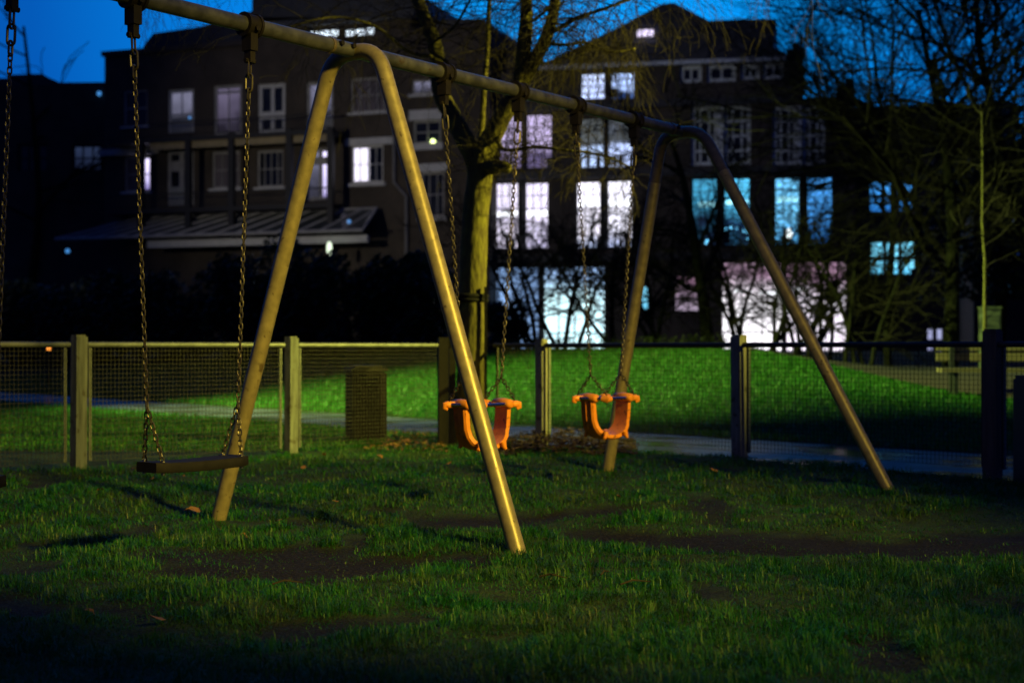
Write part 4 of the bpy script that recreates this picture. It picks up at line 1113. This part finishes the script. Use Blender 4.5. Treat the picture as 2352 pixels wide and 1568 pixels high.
# string courses and piers
mb = MB()
for v in (240, 398, 590): fc.bx(mb, sT, fc.Zv(1500, v)-.14, sM1, fc.Zv(1500, v)+.14, .01, .22)
mb.build('string_course', M['slate'], W_, oC)
for u0, u1 in ((1192,1203),(1381,1392),(1649,1660),(1839,1851)):
    mb = MB(); fc.bx(mb, fc.S(u0), fc.Zv(1500,574), fc.S(u1), fc.Zv(1500,404), .0, .10); mb.build('pier', M['ironblue'], W_, oC)
for u0, u1 in ((1648.6,1661.4),(1831,1841.5)):
    mb = MB(); fc.bx(mb, fc.S(u0), fc.Zv(u0,380), fc.S(u1), fc.Zv(u0,244), .004, .05); mb.build('mullion', M['skyframe'], W_, oC)
mb = MB(); fc.bx(mb, fc.S(1205), ze+.004, fc.S(1805), ze+.16, -.3, .22); mb.build('gutter', M['skyframe'], W_, oC)
# slate gable with its lit attic window, and the flat-topped block beside it
gw = (1457,60,1505,88)
mb = MB(); fslab(mb, [(1218,153),(1240,143),(1400,66),(1518,4),(1546,1),(1626,42),(1626,153)], -.4, -12, fc); ro = mb.build('roof', M['slate'], W_, oC)
mb = MB(); fslab(mb, [(1626.5,153),(1626.5,41),(1700,38),(1782,37),(1776,104),(1806,116),(1806,153)], -.5, -11, fc); mb.build('attic_block', M['slate'], W_, oC)
h = fc.rect(gw); L_gab = lit('gable_room', (.40,.34,.60), (.80,.70,1.0), .9, -.5, .3, 41, 1.5)
window(fc, h, W_, 3, 1, 'steelframe', L_gab, org=oC, dep=.28, bar=.04)
mb = MB()
h = fc.rect((1807,112,1846,152)); fc.bx(mb, h[0], ze+.17, h[2], h[3], -1.6, .05); h = fc.rect((1836,84,1845,113)); fc.bx(mb, h[0], h[1]-.02, h[2], h[3], -1.2, 0)
h = fc.rect((1822,98,1835,113)); fc.bx(mb, h[0], h[1]-.02, h[2], h[3], -1.2, 0); mb.build('chimney', M['brickb'], ro, oC); mb = MB()
h = fc.rect((1922,194,1964,224)); fc.bx(mb, h[0], zw+.003, h[2], h[3], -1.6, -.02); h = fc.rect((1944,178,1962,196)); fc.bx(mb, h[0], h[1]-.03, h[2], h[3], -1.5, -.1)
mb.build('chimney', M['brickb'], ro, oC)
# ---- narrower house right of the warehouse
fd = Facade(1967, 55.6, 2330, 54.8); oD = fd.w(fd.S(2040), .3)
Dh = thing('end_house', 'dark house with two small blue lit windows right of the warehouse', 'building', oD)
wD = [((1996,412,2098,488), wl('blue_flat', (.005,.08,.32), (.05,.32,.85), .9, z0=-.2, z1=.8, seed=51, blotch=1.6)), ((1998,553,2104,632), wl('cyan_flat', (.03,.34,.65), (.20,.72,1.0), 1.0, z0=-.4, z1=.6, seed=52, blotch=1.3)),
      ((2128,752,2168,816), wl('lavender_flat', (.06,.06,.14), (.30,.32,.52), .7, z0=-.2, z1=.8, seed=53, blotch=2)), ((2214,755,2252,800), wl('white_flat', (.03,.03,.05), (.26,.28,.32), .7, z0=-.2, z1=.9, seed=54, blotch=2.5))]
hD = [fd.rect(w[0]) for w in wD]
wall_mesh(fd, fd.S(1967), 0, fd.S(2330), fd.Zv(2040,254), hD, .3, 9).build('wall', M['brickb'], Dh, oD)
for (r, pm), h in zip(wD, hD): window(fd, h, Dh, 3 if r[2]-r[0] > 60 else 2, 2, 'steelframe', pm, org=oD, bar=.16, frame=.06)
mb = MB(); fd.bx(mb, fd.S(1967), fd.Zv(2040,254)+.003, fd.S(2330), fd.Zv(2040,250)+.1, -9, .1); mb.build('roof', M['slate'], Dh, oD)
# ---- bluish block at the right edge
fe = Facade(2236, 44.0, 2560, 43.0); oE = fe.w(fe.S(2340), .3)
E_ = thing('blue_block', 'dim blue lit block half hidden by trees at the right edge', 'building', oE)
L_blk = wl('blue_hall', (.004,.012,.05), (.02,.07,.38), .8, z0=-.3, z1=1.0, seed=61, blotch=.9)
wE = [((2320,392,2352,600), L_blk), ((2362,392,2470,600), L_blk), ((2260,590,2330,690), wl('teal_hall', (.004,.012,.02), (.012,.04,.07), .8, z0=-.3, z1=1, seed=62, blotch=1))]
hE = [fe.rect(w[0]) for w in wE]
wall_mesh(fe, fe.S(2236), 0, fe.S(2560), fe.Zv(2340,360), hE, .3, 8).build('wall', M['brickb'], E_, oE)
for (r, pm), h in zip(wE, hE): window(fe, h, E_, 2, 4, 'ironblue', pm, org=oE)
mb = MB(); fe.bx(mb, fe.S(2230), fe.Zv(2340,360)+.003, fe.S(2565), fe.Zv(2340,352), -8, .2); mb.build('roof', M['slate'], E_, oE)
# small garden light seen through the left fence panel
gl = at(112, 798, 30); gzl = float(gz(gl.x, gl.y))
t = thing('garden_light', 'tiny orange garden light seen through the far left fence panel', 'lamp', (gl.x, gl.y, gzl))
mb = MB(); mb.tube([(0,0,0),(0,0,gl.z-gzl-.06)], .03, 8); mb.build('stem', M['black'], t)
mb = MB(); mb.tube([(0,0,gl.z-gzl-.06),(0,0,gl.z-gzl),(0,0,gl.z-gzl+.04)], [.03,.04,.02], 8); mb.build('lens', glow('amber_lens', (1,.32,.03), 2.0), t)

# ------------------------------------------------------------------ street lamps (their posts stand outside the picture)
def street_lamp(x, y, h, tx, ty, tz, power, col, size, blend, label, rad=.12):
    z = float(gz(x, y)); t = thing('street_lamp', label, 'street lamp', (x, y, z), group='street lamps round the park')
    mb = MB(); mb.tube([(0,0,0),(0,0,1),(0,0,h)], [.07,.06,.045], 10); mb.build('pole', M['black'], t, smooth=True)
    mb = MB(); mb.tube([(0,0,h+.30),(0,0,h+.42)], [.20,.05], 12); mb.build('hood', M['black'], t)
    mb = MB(); mb.tube([(0,0,h),(0,0,h+.06)], [.05,.10], 10); mb.build('collar', M['black'], t)
    ld = bpy.data.lights.new('lamp_bulb', 'SPOT'); ld.energy = power; ld.color = col; ld.shadow_soft_size = rad
    ld.spot_size = R(size); ld.spot_blend = blend
    lo = bpy.data.objects.new('lamp_bulb', ld); C.objects.link(lo); lo.parent = t; lo.location = (0, 0, h + .18)
    d = Vector((tx, ty, tz)) - Vector((x, y, z + h + .18)); lo.rotation_euler = d.to_track_quat('-Z', 'Y').to_euler()
WARM = (1.0, .71, .10)
street_lamp(6.5, -1.5, 5.5, -.05, 7.3, .5, 13000, WARM, 30, 1.0, 'street lamp on the path behind the viewer', .45)
street_lamp(-13.0, 17.5, 6.0, 2.5, 22.2, .4, 52000, (.74,1.0,.20), 50, 1.0, 'street lamp at the far left of the lawn')
street_lamp(11.0, 11.0, 5.0, -.4, 13.3, 1.75, 16000, (.95,.84,.10), 31, .9, 'street lamp on the path right of the playground')
street_lamp(15.5, 19.0, 5.0, 6.5, 19.5, 1.0, 300, (1.0,.80,.22), 34, .9, 'unseen street lamp added to light the sapling and park bench')  # lamp added out of view to brighten the sapling and bench
street_lamp(-24.0, 26.0, 8.0, -2.5, 58.0, 8.0, 6500, (1.0,.90,.74), 48, .9, 'tall street lamp on the left side street')
# unseen conifers added by the viewer's lamp to shade both lower grass corners
for bx_, by_, r_, h_, lab in ((5.40, .15, .36, 4.5, 'unseen slim conifer added by the lamp to shade the lower right grass'), (4.80, -.50, .27, 4.75, 'unseen slimmer conifer added by the lamp to shade the lower left grass')):
    t = thing('shade_conifer', lab, 'tree', (bx_, by_, 0))
    mb = MB(); leaf_cloud(mb, (bx_, by_, h_*.55), r_, r_, h_*.45, 6500, .15, rb); mb.build('foliage', M['ever'], t, t.location)
    mb = MB(); mb.tube([(bx_,by_,-.05),(bx_+.02,by_,h_*.4),(bx_,by_,h_*.85)], [.06,.045,.015], 8); mb.build('trunk', M['barkd'], t, t.location)

# ------------------------------------------------------------------ world: last light of dusk
w = bpy.data.worlds.new('World'); bpy.context.scene.world = w; w.use_nodes = True
nt = w.node_tree; L = nt.links; bg = nt.nodes['Background']
tc = N(nt, 'ShaderNodeTexCoord')
dt = N(nt, 'ShaderNodeVectorMath', operation='DOT_PRODUCT'); dt.inputs[1].default_value = Vector((.06, .97, .22)).normalized()
L.new(tc.outputs['Generated'], dt.inputs[0])
r = ramp(nt, [(0, (.006,.012,.062)), (.55, (.006,.016,.085)), (.82, (.002,.03,.16)), (.93, (.001,.085,.40)), (.975, (.001,.19,.66)), (1.0, (.002,.30,.88))])
L.new(dt.outputs['Value'], r.inputs['Fac']); L.new(r.outputs['Color'], bg.inputs['Color']); bg.inputs['Strength'].default_value = 1.22

# ------------------------------------------------------------------ camera and render settings
cd = bpy.data.cameras.new('camera'); cam = bpy.data.objects.new('camera', cd); C.objects.link(cam)
cam.location = (0, 0, H); cam.rotation_euler = (R(90), 0, 0)
cd.sensor_width = 36; cd.lens = 50*3267/3266.7; cd.shift_y = 16/2352
cd.clip_end = 1000; cd.clip_start = .05
cd.dof.use_dof = True; cd.dof.focus_distance = 6.1; cd.dof.aperture_fstop = 2.5
sc = bpy.context.scene; sc.camera = cam
sc.view_settings.view_transform = 'Standard'; sc.view_settings.look = 'None'
sc.view_settings.exposure = 0; sc.view_settings.gamma = 1
sc.render.engine = 'CYCLES'
sc.cycles.max_bounces = 5; sc.cycles.use_denoising = True
